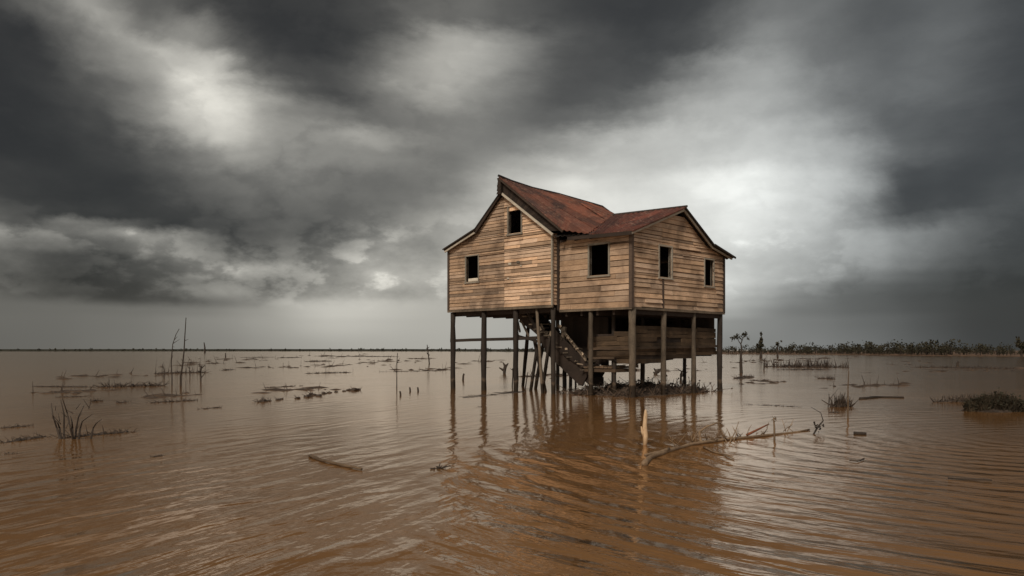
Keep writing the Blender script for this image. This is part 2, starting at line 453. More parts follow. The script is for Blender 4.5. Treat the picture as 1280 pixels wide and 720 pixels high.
# roofs ------------------------------------------------------------
def sheet(name, rows, mat, nu=16, thick=.03, pitch=.76, tone=1.0, corr=.022, seed=0, ragged=.03):
    """roofing of side-by-side corrugated sheets running from the ridge points to the eave points"""
    r = random.Random(seed); mb = MB()
    # rows: [(ridge pt, eave pt)] ; resample along the ridge
    L = 0; seg = []
    for (a,b),(c,d) in zip(rows, rows[1:]):
        l = ((Vector(c)-Vector(a)).length + (Vector(d)-Vector(b)).length)/2; seg.append(l); L += l
    def samp(t):
        q = t*L
        for i, l in enumerate(seg):
            if q <= l or i == len(seg)-1:
                k = min(1, max(0, q/l)); (a,b),(c,d) = rows[i], rows[i+1]
                return Vector(a).lerp(Vector(c), k), Vector(b).lerp(Vector(d), k)
            q -= l
    n = max(1, round(L/pitch)); cc = 20
    for s in range(n):
        v = tone*r.uniform(.62,1.35); w = r.uniform(-.05,.08); tint = (v*(1+w),v,v*(1-w))
        lift = r.uniform(0,.022)+(s%2)*.012; ext = r.uniform(-ragged,ragged)
        grid = []
        for i in range(cc+1):
            t = (s+i/cc*1.03)/n; t = min(t,1.0)
            a, b = samp(t)
            rowv = []
            for j in range(nu+1):
                p = a.lerp(b, j/nu*(1+ext/4))
                p = p+Vector((0,0,lift+corr*math.sin(i/cc*math.pi*2*4)))
                rowv.append(p)
            grid.append(rowv)
        b0 = len(mb.v)
        for rowv in grid:
            for p in rowv: mb.v.append(tuple(p))
        b1 = len(mb.v)
        for rowv in grid:
            for p in rowv: mb.v.append((p.x,p.y,p.z-thick))
        W = nu+1
        def q(*ids):
            mb.f.append(ids); mb.m.append(0); mb.t.append(tint)
        for i in range(cc):
            for j in range(nu):
                q(b0+i*W+j, b0+(i+1)*W+j, b0+(i+1)*W+j+1, b0+i*W+j+1)
                q(b1+i*W+j, b1+i*W+j+1, b1+(i+1)*W+j+1, b1+(i+1)*W+j)
            q(b0+i*W, b1+i*W, b1+(i+1)*W, b0+(i+1)*W)
            q(b0+i*W+nu, b0+(i+1)*W+nu, b1+(i+1)*W+nu, b1+i*W+nu)
        for j in range(nu):
            q(b0+j, b0+j+1, b1+j+1, b1+j)
            e = cc*W
            q(b0+e+j, b1+e+j, b1+e+j+1, b0+e+j+1)
    return mb.build(name, mat, house)

# big lifted rusty sheet of the left block (right-hand slope), ridge heights as in the photograph
main = [((XA,-.62,E(6.90)),(-2.66,-.62,E(4.42))),
        ((XA,.10,E(6.80)),(-1.62,-.42,E(4.20))),
        ((XA,1.35,E(6.69)),(-2.35,1.30,E(4.78))),
        ((XA,2.95,E(6.66)),(-3.05,2.95,E(5.40))),
        ((XA,5.2,E(6.55)),(-3.1,5.2,E(5.1))),
        ((XA,5.95,E(6.50)),(-3.2,5.95,E(4.9))),
        ((XA,6.75,E(6.24)),(-3.3,6.75,E(4.6)))]
tag(sheet('roof', main, M['rust'], seed=3, pitch=.8), 'big rusty sheet roof slope lifted at its front peak')
# left slope: steep upper part and flatter catslide
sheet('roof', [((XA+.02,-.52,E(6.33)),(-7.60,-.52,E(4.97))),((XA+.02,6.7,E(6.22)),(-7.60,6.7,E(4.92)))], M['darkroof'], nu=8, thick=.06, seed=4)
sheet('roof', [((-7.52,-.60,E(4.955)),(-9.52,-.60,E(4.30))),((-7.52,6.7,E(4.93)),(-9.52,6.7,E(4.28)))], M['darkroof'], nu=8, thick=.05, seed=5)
# right wing: visible front slope, far slope and lean-to
sheet('roof', [((-4.7,2.98,E(5.47)),(-1.6,-.36,E(4.16))),((-3.2,2.98,E(5.42)),(-1.3,-.36,E(4.14))),((.36,2.98,E(5.32)),(.34,-.36,E(4.08)))], M['redroof'], nu=10, pitch=.72, seed=6)
# the piece between the valley foot and the left block
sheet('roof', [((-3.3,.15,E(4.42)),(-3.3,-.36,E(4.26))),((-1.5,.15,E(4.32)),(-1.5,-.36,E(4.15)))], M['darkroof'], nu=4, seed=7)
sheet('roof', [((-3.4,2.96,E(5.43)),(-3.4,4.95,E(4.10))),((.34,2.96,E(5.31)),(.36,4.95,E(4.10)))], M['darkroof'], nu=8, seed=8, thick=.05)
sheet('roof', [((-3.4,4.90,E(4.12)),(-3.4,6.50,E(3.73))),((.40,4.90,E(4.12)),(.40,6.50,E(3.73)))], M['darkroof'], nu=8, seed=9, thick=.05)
# ridge caps
m_ = MB(); m_.tube([(a[0],a[1],a[2]+.03) for a,_ in main], .05, 6, .8); m_.build('ridge_cap', M['darkroof'], house)
m_ = MB(); m_.tube([(-4.5,2.97,E(5.48)),(-3.2,2.97,E(5.44)),(.37,2.97,E(5.35))], .045, 6, 1.6); m_.build('ridge_cap', M['darkroof'], house)
# pale valley flashing
m_ = MB(); m_.beam((-4.45,2.6,E(6.03)),(-2.75,1.9,E(5.19)), .07,.02, 2.2); m_.build('flashing', M['rust'], house)

# dark infill boards in place of the shaded underside of the lifted roof edge
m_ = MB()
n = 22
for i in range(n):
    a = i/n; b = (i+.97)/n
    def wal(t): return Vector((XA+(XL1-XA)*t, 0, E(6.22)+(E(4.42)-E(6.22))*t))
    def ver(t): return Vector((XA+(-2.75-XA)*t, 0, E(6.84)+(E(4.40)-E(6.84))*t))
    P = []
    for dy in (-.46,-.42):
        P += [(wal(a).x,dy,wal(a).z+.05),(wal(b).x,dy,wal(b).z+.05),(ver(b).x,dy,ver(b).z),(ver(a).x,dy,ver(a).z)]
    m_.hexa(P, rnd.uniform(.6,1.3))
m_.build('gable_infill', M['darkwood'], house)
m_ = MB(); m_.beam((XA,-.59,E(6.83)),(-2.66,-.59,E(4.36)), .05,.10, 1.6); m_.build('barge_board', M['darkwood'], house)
# torn front lip at the peak
m_ = MB()
for i in range(5):
    z = E(6.84)-i*.13; m_.hexa([(XA-.06-.02*i,-.60,z-.12),(XA+.10,-.60,z-.14),(XA+.10,-.40,z-.14),(XA-.03,-.40,z-.12),
                               (XA-.08+rnd.uniform(-.05,.03),-.60,z),(XA+.12,-.60,z),(XA+.12,-.40,z),(XA-.05,-.40,z)], 1.0)
m_.build('torn_flashing', M['darkwood'], house)
# pale rake trims, their tone also standing for sky glare on roof edges
def trim(a, b, w, h, mat='trim', tint=1.0, nm='rake_board'):
    m_ = MB(); m_.beam(a, b, w, h, tint); m_.build(nm, M[mat], house)
trim((XA-.02,-.50,E(6.28)),(XL1+.22,-.50,E(4.30)), .05,.085, tint=1.15)
trim((XA-.05,-.47,E(6.22)),(-7.60,-.47,E(4.82)), .05,.12, 'darkwood', 1.2)
trim((-7.58,-.50,E(4.83)),(-9.48,-.50,E(4.20)), .05,.08, tint=1.0)
trim((.24,-.34,E(4.02)),(.24,2.96,E(5.22)), .05,.085, tint=.95)
trim((.24,2.96,E(5.22)),(.24,4.93,E(4.02)), .05,.085, tint=.7)
trim((.24,4.93,E(4.0)),(.24,6.45,E(3.67)), .05,.07, tint=.75)
trim((-2.6,-.40,E(4.10)),(.30,-.40,E(4.02)), .04,.13, 'darkwood', 1.2, 'fascia')
# rafters tails under middle eave
for i in range(5):
    x = -3.0+i*.7
    m_ = MB(); m_.beam((x,.0,E(4.12)),(x,-.34,E(4.03)), .05,.08); m_.build('rafter_tail', M['darkwood'], house)

# stilts -----------------------------------------------------------
def stilt(px, X=None, Y=None, w=.17, top=None, mat='post', tint=1.0, lean=(0,0), bracket=False):
    if X is None: X = hpx_x(px, Y)
    else: Y = hpx_y(px, X)
    top = top or (FL-.10)
    m_ = MB()
    ang = rnd.uniform(-.2,.2)
    n = 7; pts = []
    kx = rnd.uniform(-.03,.03)
    for i in range(n+1):
        t = i/n; z = -.6+(top+.6)*t
        pts.append((X+lean[0]*(1-t)+kx*math.sin(t*3.1), Y+lean[1]*(1-t), z))
    m_.tube(pts, [w*.5*rnd.uniform(.9,1.12) for _ in pts], 8, tint)
    return m_.build('stilt', M[mat], house, smooth=True)
yF = YL+.10
stilt(566.5, Y=yF, w=.21, tint=.8)
stilt(605, Y=yF, w=.22, tint=.7)
stilt(645, Y=yF, w=.20, tint=.7)
stilt(671, Y=yF, w=.12, mat='greypost', tint=1.0, lean=(.35,0))
stilt(691.5, Y=yF, w=.17, tint=.9)
stilt(738.5, Y=.06, w=.17, top=FR-.06, mat='greypost', tint=.55)
stilt(790, X=-.06, w=.27, top=FR-.06, mat='greypost', tint=.8)
stilt(829.5, X=-.06, w=.20, top=FR-.06, mat='greypost', tint=.7)
stilt(867, X=-.06, w=.17, top=FR-.06, mat='greypost', tint=.7)
stilt(900, X=-.06, w=.21, top=FR-.06, tint=.8)
# inner and rear stilts
stilt(767, X=-1.4, w=.16, top=FR-.06, tint=.8)
stilt(803, X=-1.6, w=.17, top=FR-.06, tint=.8)
stilt(697, Y=LB-.15, w=.17, tint=.7)
stilt(706, Y=4.9, w=.17, tint=.7)
stilt(713, Y=3.2, w=.15, tint=.7)
stilt(662, Y=3.6, w=.16, tint=.7, lean=(-.5,0))
stilt(686, Y=2.2, w=.15, tint=.7, lean=(-.9,0))
stilt(856, X=-2.6, w=.16, top=FR-.06, tint=.7)

def hbeam(nm, a, b, w, h, mat='post', tint=1.0):
    m_ = MB(); a = Vector(a); b = Vector(b); k = 4
    p = [a.lerp(b, i/k)+Vector((0,0,rnd.uniform(-.015,.015) if 0 < i < k else 0)) for i in range(k+1)]
    for q, r_ in zip(p, p[1:]): m_.beam(q, r_, w, h, tint)
    return m_.build(nm, M[mat], house)
hbeam('rail', (XL0-.1,YL+.16,2.06),(hpx_x(669,yF),YL+.22,2.14), .09,.12, tint=.8)
hbeam('brace', (hpx_x(655,yF),YL+.3,FL-.2),(hpx_x(678,.6),.6,2.0), .08,.10, tint=.8)
hbeam('brace', (hpx_x(645,.8),.8,FL-.2),(hpx_x(650,.2),.2,2.4), .06,.08, 'greypost', .9)
hbeam('brace', (hpx_x(688,.3),.3,2.2),(hpx_x(678,.3),.3,.1), .09,.10, tint=.8)
hbeam('brace', (hpx_x(672,1.2),1.2,1.9),(hpx_x(663,1.0),1.0,-.1), .09,.10, tint=.8)
hbeam('brace', (hpx_x(650,1.4),1.4,2.9),(hpx_x(690,1.4),1.4,2.0), .08,.10, tint=.8)
hbeam('brace', (hpx_x(668,.9),.9,2.1),(hpx_x(682,.9),.9,-.1), .10,.12, tint=.7)
hbeam('brace', (hpx_x(646,.5),.5,2.25),(hpx_x(700,.8),.8,1.75), .07,.09, tint=.7)
# pale broken planks hanging under the left block
for (x0,z0,x1,z1,w) in ((642,392,649,424,.07),(651,398,661,420,.09),(676,404,686,428,.10),(686,418,694,436,.08)):
    Y = .5; a = hpx_x(x0,Y); b = hpx_x(x1,Y); d = 31.2
    m_ = MB(); m_.beam((a,Y,EYE+(HOR-z0)/FPX*d),(b,Y,EYE+(HOR-z1)/FPX*d), .03, w, rnd.uniform(.8,1.3))
    m_.build('hanging_plank', M['greypost'], house)

# staircase, dark closed underside, pale broken treads ---------------
st = empty('staircase', (0,0,0)); st.parent = house
sx0, sz0, sx1, sz1 = -5.9, 3.12, -2.25, .72
for y in (.45, 1.35):
    m_ = MB(); m_.beam((sx0,y,sz0),(sx0*.65+sx1*.35,y,sz0*.65+sz1*.35), .07,.34, 1.0)
    k_ = .35; xm = sx0+(sx1-sx0)*k_; zm = sz0+(sz1-sz0)*k_
    m_.hexa([(xm-.1,y-.035,zm-.22),(sx1-.35,y-.035,sz1-.42),(sx1-.35,y+.035,sz1-.42),(xm-.1,y+.035,zm-.22),
             (xm-.05,y-.04,zm+.17),(sx1+.02,y-.04,sz1+.14),(sx1+.02,y+.04,sz1+.14),(xm-.05,y+.04,zm+.17)], 1.0)
    m_.hexa([(xm+.2,y-.03,zm-.75),(sx1-.45,y-.03,sz1-.40),(sx1-.45,y+.03,sz1-.40),(xm+.2,y+.03,zm-.75),
             (xm-.1,y-.03,zm-.20),(sx1-.4,y-.03,sz1-.30),(sx1-.4,y+.03,sz1-.30),(xm-.1,y+.03,zm-.20)], .9)
    m_.build('stringer', M['darkwood'], st)
for i in range(15):
    t = (i+.6)/15; x = sx0+(sx1-sx0)*t; z = sz0+(sz1-sz0)*t+.16
    m_ = MB(); j = rnd.uniform(-.14,.10); d1 = rnd.uniform(-.07,.05); d2 = rnd.uniform(-.05,.05); y1 = rnd.choice((1.42,1.42,1.1,.8))
    m_.hexa([(x-.14,.30+j,z-.02+d1),(x+.13,.30-j,z-.03+d1*.4),(x+.15,y1,z-.03+d2),(x-.14,y1,z-.02+d2),
             (x-.14,.30+j,z+.03+d1),(x+.13,.30-j,z+.02+d1*.4),(x+.15,y1,z+.02+d2),(x-.14,y1,z+.03+d2)], rnd.choice((.4,.6,.9,1.5)))
    m_.build('tread', M['greypost'], st)
m_ = MB(); m_.hexa([(sx0,.5,sz0-.2),(sx1-.0,.5,sz1-.42),(sx1-.0,1.3,sz1-.42),(sx0,1.3,sz0-.2),
                    (sx0,.5,sz0-.12),(sx1,.5,sz1-.1),(sx1,1.3,sz1-.1),(sx0,1.3,sz0-.12)], .8)
m_.build('soffit', M['darkwood'], st)
m_ = MB()
for i in range(11):     # ragged broken balusters and riser pieces on the near stringer
    t = (i+4.4)/16; x = sx0+(sx1-sx0)*t; z = sz0+(sz1-sz0)*t+.12
    m_.beam((x,.38,z),(x+rnd.uniform(-.12,.12),.38+rnd.uniform(-.1,.1),z+rnd.uniform(.08,.34)), .05,.12, rnd.choice((.8,1.4,2.6)))
m_.build('broken_riser', M['greypost'], st)
hbeam('newel', (hpx_x(703,.38),.38,2.0),(hpx_x(706,.38),.38,2.55), .10,.13, 'greypost', .9)

m_ = MB()
for i in range(9):
    a = i/9; b = (i+.98)/9; x0 = hpx_x(693,.36)+(-2.2-hpx_x(693,.36))*a; x1 = hpx_x(693,.36)+(-2.2-hpx_x(693,.36))*b
    za = 1.75+(.86-1.75)*a+rnd.uniform(-.06,.06); zb = 1.75+(.86-1.75)*b+rnd.uniform(-.06,.06)
    ta = 2.50+(1.15-2.50)*a; tb = 2.50+(1.15-2.50)*b
    m_.hexa([(x0,.33,za),(x1,.33,zb),(x1,.36,zb),(x0,.36,za),(x0,.33,ta),(x1,.33,tb),(x1,.36,tb),(x0,.36,ta)], rnd.uniform(.5,1.2))
m_.build('side_boarding', M['darkwood'], st)
m_ = MB(); m_.beam((hpx_x(697,.3),.325,2.60),(-2.3,.325,1.25), .05,.05, .9); m_.beam((hpx_x(697,.3),.315,2.68),(-2.3,.315,1.33), .05,.05, .6)
for i in range(26):
    t = rnd.random(); x = hpx_x(697,.3)+(-2.3-hpx_x(697,.3))*t; z = 2.60+(1.25-2.60)*t+rnd.uniform(-.03,.11)
    m_.beam((x,.325,z),(x+rnd.uniform(.03,.14),.28+rnd.uniform(-.08,.05),z+rnd.uniform(-.08,.05)), .05,rnd.uniform(.03,.08), rnd.choice((.8,1.6,2.8)))
m_.build('broken_riser', M['greypost'], st)
# lower storey: boarded room hung between the stilts, open at the top
def low_wall(f, s0, s1, zb0, zb1, zt, seed, miss=.12, bh=.2, tint=1.0, nm='lower_wall'):
    r = random.Random(seed); mb = MB(); z = zt
    while True:
        za = z-bh*r.uniform(.85,1.1)
        # stop at slanted bottom edge
        s = s0; k = 0
        if za < min(zb0, zb1): za = min(zb0, zb1)
        L, Rr = s0, s1
        if zb1 > zb0 and za < zb1: Rr = s0+(s1-s0)*max(0,(za-zb0+.04))/(zb1-zb0)
        if zb0 > zb1 and za < zb0: L = s1-(s1-s0)*max(0,(za-zb1+.04))/(zb0-zb1)
        s = L
        while s < Rr-.1:
            e = min(Rr, s+r.uniform(1.0,2.6))
            if Rr-e < .4: e = Rr
            if r.random() > miss:
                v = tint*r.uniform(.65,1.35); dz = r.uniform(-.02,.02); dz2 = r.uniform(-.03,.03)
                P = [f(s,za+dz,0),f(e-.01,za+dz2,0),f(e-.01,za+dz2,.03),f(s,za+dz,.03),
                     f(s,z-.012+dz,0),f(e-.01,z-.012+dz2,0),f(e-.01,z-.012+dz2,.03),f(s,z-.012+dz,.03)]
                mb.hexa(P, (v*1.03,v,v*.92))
            s = e
        z = za
        if z <= min(zb0, zb1)+.02: break
    return mb.build(nm, M['lowwood'], house)
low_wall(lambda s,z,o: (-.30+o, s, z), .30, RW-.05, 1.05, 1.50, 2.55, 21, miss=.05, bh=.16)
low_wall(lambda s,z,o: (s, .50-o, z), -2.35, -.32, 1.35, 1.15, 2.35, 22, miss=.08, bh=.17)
# solid dark boarding closing the back of the lower room and the stair well
def panel(x0,x1,y0,y1,za,zb,zt,nm='partition'):
    m_ = MB(); n = max(4,int(max(x1-x0,y1-y0)/.22))
    for i in range(n):
        a, b = i/n, (i+1)/n; z0 = za+(zb-za)*a; z1 = za+(zb-za)*b; j = rnd.uniform(-.03,.03)
        if x1-x0 > y1-y0: m_.hexa([(x0+(x1-x0)*a,y0,z0+j),(x0+(x1-x0)*b,y0,z1+j),(x0+(x1-x0)*b,y1,z1+j),(x0+(x1-x0)*a,y1,z0+j),
            (x0+(x1-x0)*a,y0,zt),(x0+(x1-x0)*b,y0,zt),(x0+(x1-x0)*b,y1,zt),(x0+(x1-x0)*a,y1,zt)], rnd.uniform(.7,1.3))
        else: m_.hexa([(x0,y0+(y1-y0)*a,z0+j),(x1,y0+(y1-y0)*a,z0+j),(x1,y0+(y1-y0)*b,z1+j),(x0,y0+(y1-y0)*b,z1+j),
            (x0,y0+(y1-y0)*a,zt),(x1,y0+(y1-y0)*a,zt),(x1,y0+(y1-y0)*b,zt),(x0,y0+(y1-y0)*b,zt)], rnd.uniform(.7,1.3))
    return m_.build(nm, M['darkwood'], house)
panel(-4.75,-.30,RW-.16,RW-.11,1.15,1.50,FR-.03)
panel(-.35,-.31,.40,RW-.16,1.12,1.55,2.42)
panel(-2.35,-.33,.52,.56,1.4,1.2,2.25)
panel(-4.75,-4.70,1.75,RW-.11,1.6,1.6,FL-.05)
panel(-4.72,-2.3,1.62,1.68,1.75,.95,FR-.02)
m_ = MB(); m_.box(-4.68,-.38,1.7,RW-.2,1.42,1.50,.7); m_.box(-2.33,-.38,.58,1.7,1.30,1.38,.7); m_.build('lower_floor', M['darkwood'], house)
# rail, landing and hung shelf in front of the stair foot
hbeam('rail', (-.22,.3,1.72),(-.20,RW-.1,1.82), .07,.09, 'lowwood', .8)
hbeam('rail', (hpx_x(738,.1),.1,1.70),(-.12,.1,1.76), .05,.09, 'lowwood', 1.1)
hbeam('rail', (hpx_x(738,.1),.1,1.36),(hpx_x(768,.1),.1,1.38), .05,.08, 'lowwood', 1.1)
m_ = MB(); m_.box(-2.3,hpx_x(769,.2),.2,1.5,.86,.98,1.0)
for i in range(7):
    x = -2.3+i*.19; m_.box(x,x+.17,.16,1.5,1.0,1.05+rnd.uniform(0,.05), rnd.uniform(.8,2))
m_.build('landing', M['lowwood'], house)
stilt(768, Y=.3, w=.15, top=1.3, tint=.8)

# ------------------------------------------------------------------ things in the water
def put(mb, name, mats, base, label, cat, group=None, kind=None, smooth=False):
    base = Vector(base)
    mb.v = [(v[0]-base.x, v[1]-base.y, v[2]-base.z) for v in mb.v]
    o = mb.build(name, mats, None, base, smooth)
    return tag(o, label, cat, group, kind)
def wob(a, b, n, amt, sag=0):
    a = Vector(a); b = Vector(b); out = []
    L = (b-a).length
    for i in range(n+1):
        t = i/n; k = math.sin(t*math.pi)
        out.append(a.lerp(b,t)+Vector((rnd.uniform(-1,1),rnd.uniform(-1,1),rnd.uniform(-1,1)))*amt*L*(1 if 0 < i < n else 0)+Vector((0,0,sag*k)))
    return out

# big driftwood branch in front of the house
def stick_px(mb, pts, r0, r1, d=None, n=3, tint=1.0, lift=.02, amt=.012):
    """pts: pixels of points lying on the water surface"""
    P = [water(x,y)+Vector((0,0,lift)) for x, y in pts]
    Q = []
    for a, b in zip(P, P[1:]):
        q = wob(a, b, n, amt); Q += q[:-1]
    Q.append(P[-1])
    mb.tube(Q, [r0+(r1-r0)*i/(len(Q)-1) for i in range(len(Q))], 7, tint)
dw = empty('fallen_branch', water(840,560))
tag(dw, 'long forked driftwood branch floating in front of the house', 'branch')
def dpart(name, mb, mat='drift', smooth=True):
    b = dw.location; mb.v = [(v[0]-b.x,v[1]-b.y,v[2]) for v in mb.v]; return mb.build(name, M[mat], dw, smooth=smooth)
m_ = MB(); stick_px(m_, [(805,582),(812,574),(832,566),(862,557),(905,551),(960,545),(1012,538)], .045, .016, lift=.02)
dpart('stem', m_)
m_ = MB(); stick_px(m_, [(806,573),(824,569),(836,565)], .02, .03, lift=.05); dpart('side_branch', m_)
D = water(880,552).y
m_ = MB(); m_.tube([water(876,555)+Vector((0,0,.03)), at(874,540,D), at(884,533,D+.1), at(902,527,D+.3)], [.03,.024,.018,.010], 6, 1.1); dpart('side_branch', m_)
m_ = MB(); m_.tube([water(933,546)+Vector((0,0,.03)), at(945,538,D+.8), at(961,530,D+1.2)], [.03,.022,.012], 6, (1.1,.6,.5)); dpart('side_branch', m_)
m_ = MB()
for a in ((912,553,924,526),(914,552,908,535),(908,553,902,540),(917,551,921,538)):
    m_.tube([water(a[0],a[1]), at((a[0]+a[2])/2+1,(a[1]+a[3])/2,D+.3), at(a[2],a[3],D+.3)], [.012,.009,.004], 5, .9)
dpart('twig', m_)
m_ = MB()
m_.tube([water(968,551)-Vector((0,0,.1)), at(968,535,water(968,548).y), at(967,522,water(968,548).y)], [.02,.018,.014], 6, .7)
for k in range(14): m_.leaf(at(967+rnd.uniform(-4,4),524+rnd.uniform(-4,5),water(968,548).y+rnd.uniform(-.05,.05)), .025, .5)
dpart('upright_twig', m_)
for bx_, by_, n_ in ((845,561,4),(866,556,5),(890,553,7),(905,551,6),(928,548,5),(950,545,5),(985,541,4)):
    m_ = MB(); p0 = water(bx_,by_)+Vector((0,0,.03))
    for _ in range(n_):
        q = p0+Vector((rnd.uniform(-.1,.1),rnd.uniform(-.03,.03),0)); d_ = Vector((rnd.uniform(-.5,.7),rnd.uniform(-.4,.4),rnd.uniform(.1,.9))); L_ = rnd.uniform(.12,.42)
        e_ = q+d_*L_; m_.tube([q, q.lerp(e_,.5)+Vector((rnd.uniform(-.03,.03),0,rnd.uniform(-.02,.03))), e_], [.009,.007,.003], 4, rnd.uniform(.6,1.3))
        m_.tube([q.lerp(e_,.5), q.lerp(e_,.5)+Vector((rnd.uniform(-.1,.1),0,rnd.uniform(.0,.1)))], [.005,.002], 4, 1)
    dpart('twig', m_)
m_ = MB(); stick_px(m_, [(880,560),(892,566),(905,569),(918,575)], .018, .008, lift=.015); dpart('side_branch', m_)

m_ = MB()
m_.tube([water(1016,543)+Vector((0,0,-.02)), at(1022,534,water(1020,541).y), at(1029,526,water(1020,541).y), at(1026,516,water(1020,541).y+.5), at(1014,509,water(1020,541).y+1)], [.016,.018,.012,.007,.004], 6, .8)
for k in range(16): m_.leaf(at(1024+rnd.gauss(0,4),533+rnd.gauss(0,4),water(1020,541).y+rnd.uniform(-.2,.2)), .035, .5)
put(m_, 'driftwood_twig', M['twig'], water(1016,543), 'small dark curved twig at the far tip of the long driftwood branch', 'twig', smooth=True)

# pale stub
m_ = MB(); d = water(806,556).y
m_.tube([at(806,560,d), at(807,545,d), at(806,532,d), at(807,518,d), at(807,512,d)], [.036,.048,.042,.034,.014], 8, 1.2)
m_.tube([at(806,548,d), at(803,540,d), at(801.5,533,d)], [.025,.028,.010], 6, 1.1)
put(m_, 'wooden_stub', M['pale'], water(806,556), 'short bleached wooden stub upright in the reflection of the house', 'stub', smooth=True)

# floating sticks
def floatstick(pts, r0, r1, label, mat='drift', tint=.8, name='floating_stick', group=None):
    m_ = MB(); stick_px(m_, pts, r0, r1, tint=tint, lift=.02)
    return put(m_, name, M[mat], water(*pts[0]), label, 'stick', group, smooth=True)
floatstick([(387,571),(402,577),(428,583),(452,588)], .022,.02, 'straight brown stick floating alone in the open water left of the house', tint=.6)
floatstick([(1067,543),(1083,543.5)], .035,.03, 'short dark stick floating right of the long driftwood branch', 'twig')
floatstick([(1075,499),(1100,497),(1130,497.5)], .05,.03, 'thin dark log lying flat right of the slim pole', 'twig')
floatstick([(1185,599),(1210,600),(1240,602)], .014,.010, 'faint thin stick awash near the right edge', 'twig',1.6)
floatstick([(1080,575),(1072,578),(1062,577)], .012,.010, 'thin curved twig awash below the short dark stick', 'twig',1.6)
m_ = MB()
for k in range(5):
    a = water(548,585.5); m_.tube([a+Vector((0,0,-.01)), a+Vector((rnd.uniform(-.18,.2),rnd.uniform(-.14,.14),rnd.uniform(.0,.08)))], [.012,.006], 5)
for k in range(8): m_.leaf(water(548+rnd.gauss(0,4),586+rnd.gauss(0,1.2))+Vector((0,0,.01)), .025, .9)
put(m_, 'twig_clump', M['twig'], water(548,586), 'tiny clump of twigs floating left of the house reflection', 'twigs')

# dead stems at the left
m_ = MB(); b = water(85,549); d = b.y
for x0, x1, x1b, y1 in ((76,66,64,504),(77,72,65,522),(80,80,76,500),(92,84,78,498),(93,98,105,507),(98,103,115,518),(113,120,127,524),(91,90,88,520)):
    m_.tube([at(x0,552,d), at((x0+x1)/2,535,d+rnd.uniform(-.2,.2)), at(x1,(535+y1)/2,d), at(x1b,y1,d+rnd.uniform(-.3,.3))], [.022,.017,.012,.005], 5, rnd.uniform(.8,1.3))
for k in range(14):
    x = rnd.uniform(66,112); y = rnd.uniform(508,545); q = at(x,y,d)
    m_.tube([q, q+Vector((rnd.uniform(-.15,.15),rnd.uniform(-.1,.1),rnd.uniform(.06,.2)))], [.008,.003], 4, 1)
put(m_, 'dead_shrub', M['twig'], b, 'bare dead shrub with fanned thin stems standing in the water at the left', 'shrub')

# mud bars / debris mats
def mat_thing(px0, px1, py0, py1, h, label, stems=0, sh=.4, mat='mud', name='mud_bar', cat='mud bar', tufts=0, group='mud bars and debris lines in the flood', seed=None, depthx=1.0):
    r = random.Random(int(px0*7+py0*13))
    a = water(px0,py0); b = water(px1,py1); m_ = MB()
    L = (b-a).length; n = max(12, int(min(60, (px1-px0)/2.2)))
    ax = (b-a).normalized(); sd = Vector((-ax.y,ax.x,0))
    wd = max(.12, min(L*.10, L*.5))*depthx; K = 6
    prof = []
    for i in range(n+1):
        t = i/n; env = math.sin(math.pi*min(1,max(0,t)))**.5
        prof.append(env*r.uniform(.25,1.0))
    jit = [r.uniform(-.35,.35) for _ in prof]
    b0 = len(m_.v)
    for i in range(n+1):
        c = a+ax*L*i/n
        for k in range(K+1):
            q = k/K*2-1; zz = (1-q*q)*h*prof[i]*r.uniform(.6,1.15)-.012
            if r.random() < .08: zz = -.03
            m_.v.append(tuple(c+sd*(q*wd*(.4+.6*prof[i])+jit[i]*wd*.5)+Vector((ax.x*r.uniform(-.03,.03)*L/n,0,zz if abs(q) < .99 else -.03))))
    for i in range(n):
        for k in range(K):
            q = b0+i*(K+1)+k; m_.f.append((q,q+K+1,q+K+2,q+1)); m_.m.append(0); m_.t.append(r.uniform(.6,1.5))
    for k in range(int(n*1.5)):
        c = a+ax*L*r.uniform(.05,.95)+sd*wd*r.uniform(-.8,.8)
        m_.tube([c+Vector((0,0,-.01)), c+Vector((r.uniform(-1,1)*h*2.5,r.uniform(-1,1)*h*2,r.uniform(.2,1.5)*h))], [h*.12,h*.05], 4, r.uniform(.7,1.6))
    for k in range(stems):
        c = a+ax*L*min(.97,max(.03,r.gauss(.55,.22)))+sd*wd*r.uniform(-.6,.6); hh = sh*r.uniform(.3,1)
        dx = r.uniform(-.3,.3)*hh
        m_.tube([c+Vector((0,0,-.05)), c+Vector((dx*.4,0,hh*.55)), c+Vector((dx,r.uniform(-.1,.1),hh))], [max(.010,hh*.02),.008,.004] , 4, r.uniform(.7,1.3))
    for k in range(tufts):
        c = a+ax*L*min(.98,max(.02,r.gauss(.5,.24)))+sd*wd*r.uniform(-1,1); hh = sh*r.uniform(.3,1)
        m_.blade(c, c+Vector((r.uniform(-.5,.5)*hh,r.uniform(-.3,.3)*hh,hh)), hh*.12, r.uniform(.5,1.4))
    return put(m_, name, M[mat], a.lerp(b,.5), label, cat, group)
mat_thing(120,208,484,482,.16,'dark mud bar with an arched twig, left of the tall bare stakes',10,.5)
mat_thing(190,262,467,465.5,.16,'thin dark debris line crossing behind the tall bare stakes',22,1.2, name='debris_line', cat='debris')
mat_thing(180,250,504,500,.07,'flat dark mud streak just below the tall bare stakes')
mat_thing(245,277,512,509,.05,'small flat mud streak below and right of the tall bare stakes')
mat_thing(-6,44,536,532,.05,'dark mud streak at the left edge above the dead shrub line')
mat_thing(-6,62,555,545,.06,'long slanting mud streak at the left edge level with the dead shrub')
mat_thing(70,172,548,539,.06,'narrow mud bar around the foot of the dead shrub',4,.2)
mat_thing(-5,20,568,566,.03,'short mud fleck at the left edge below the slanting streak')
mat_thing(112,128,502,501,.08,'small mud lump between the dead shrub and the arched twig bar',4,.2)
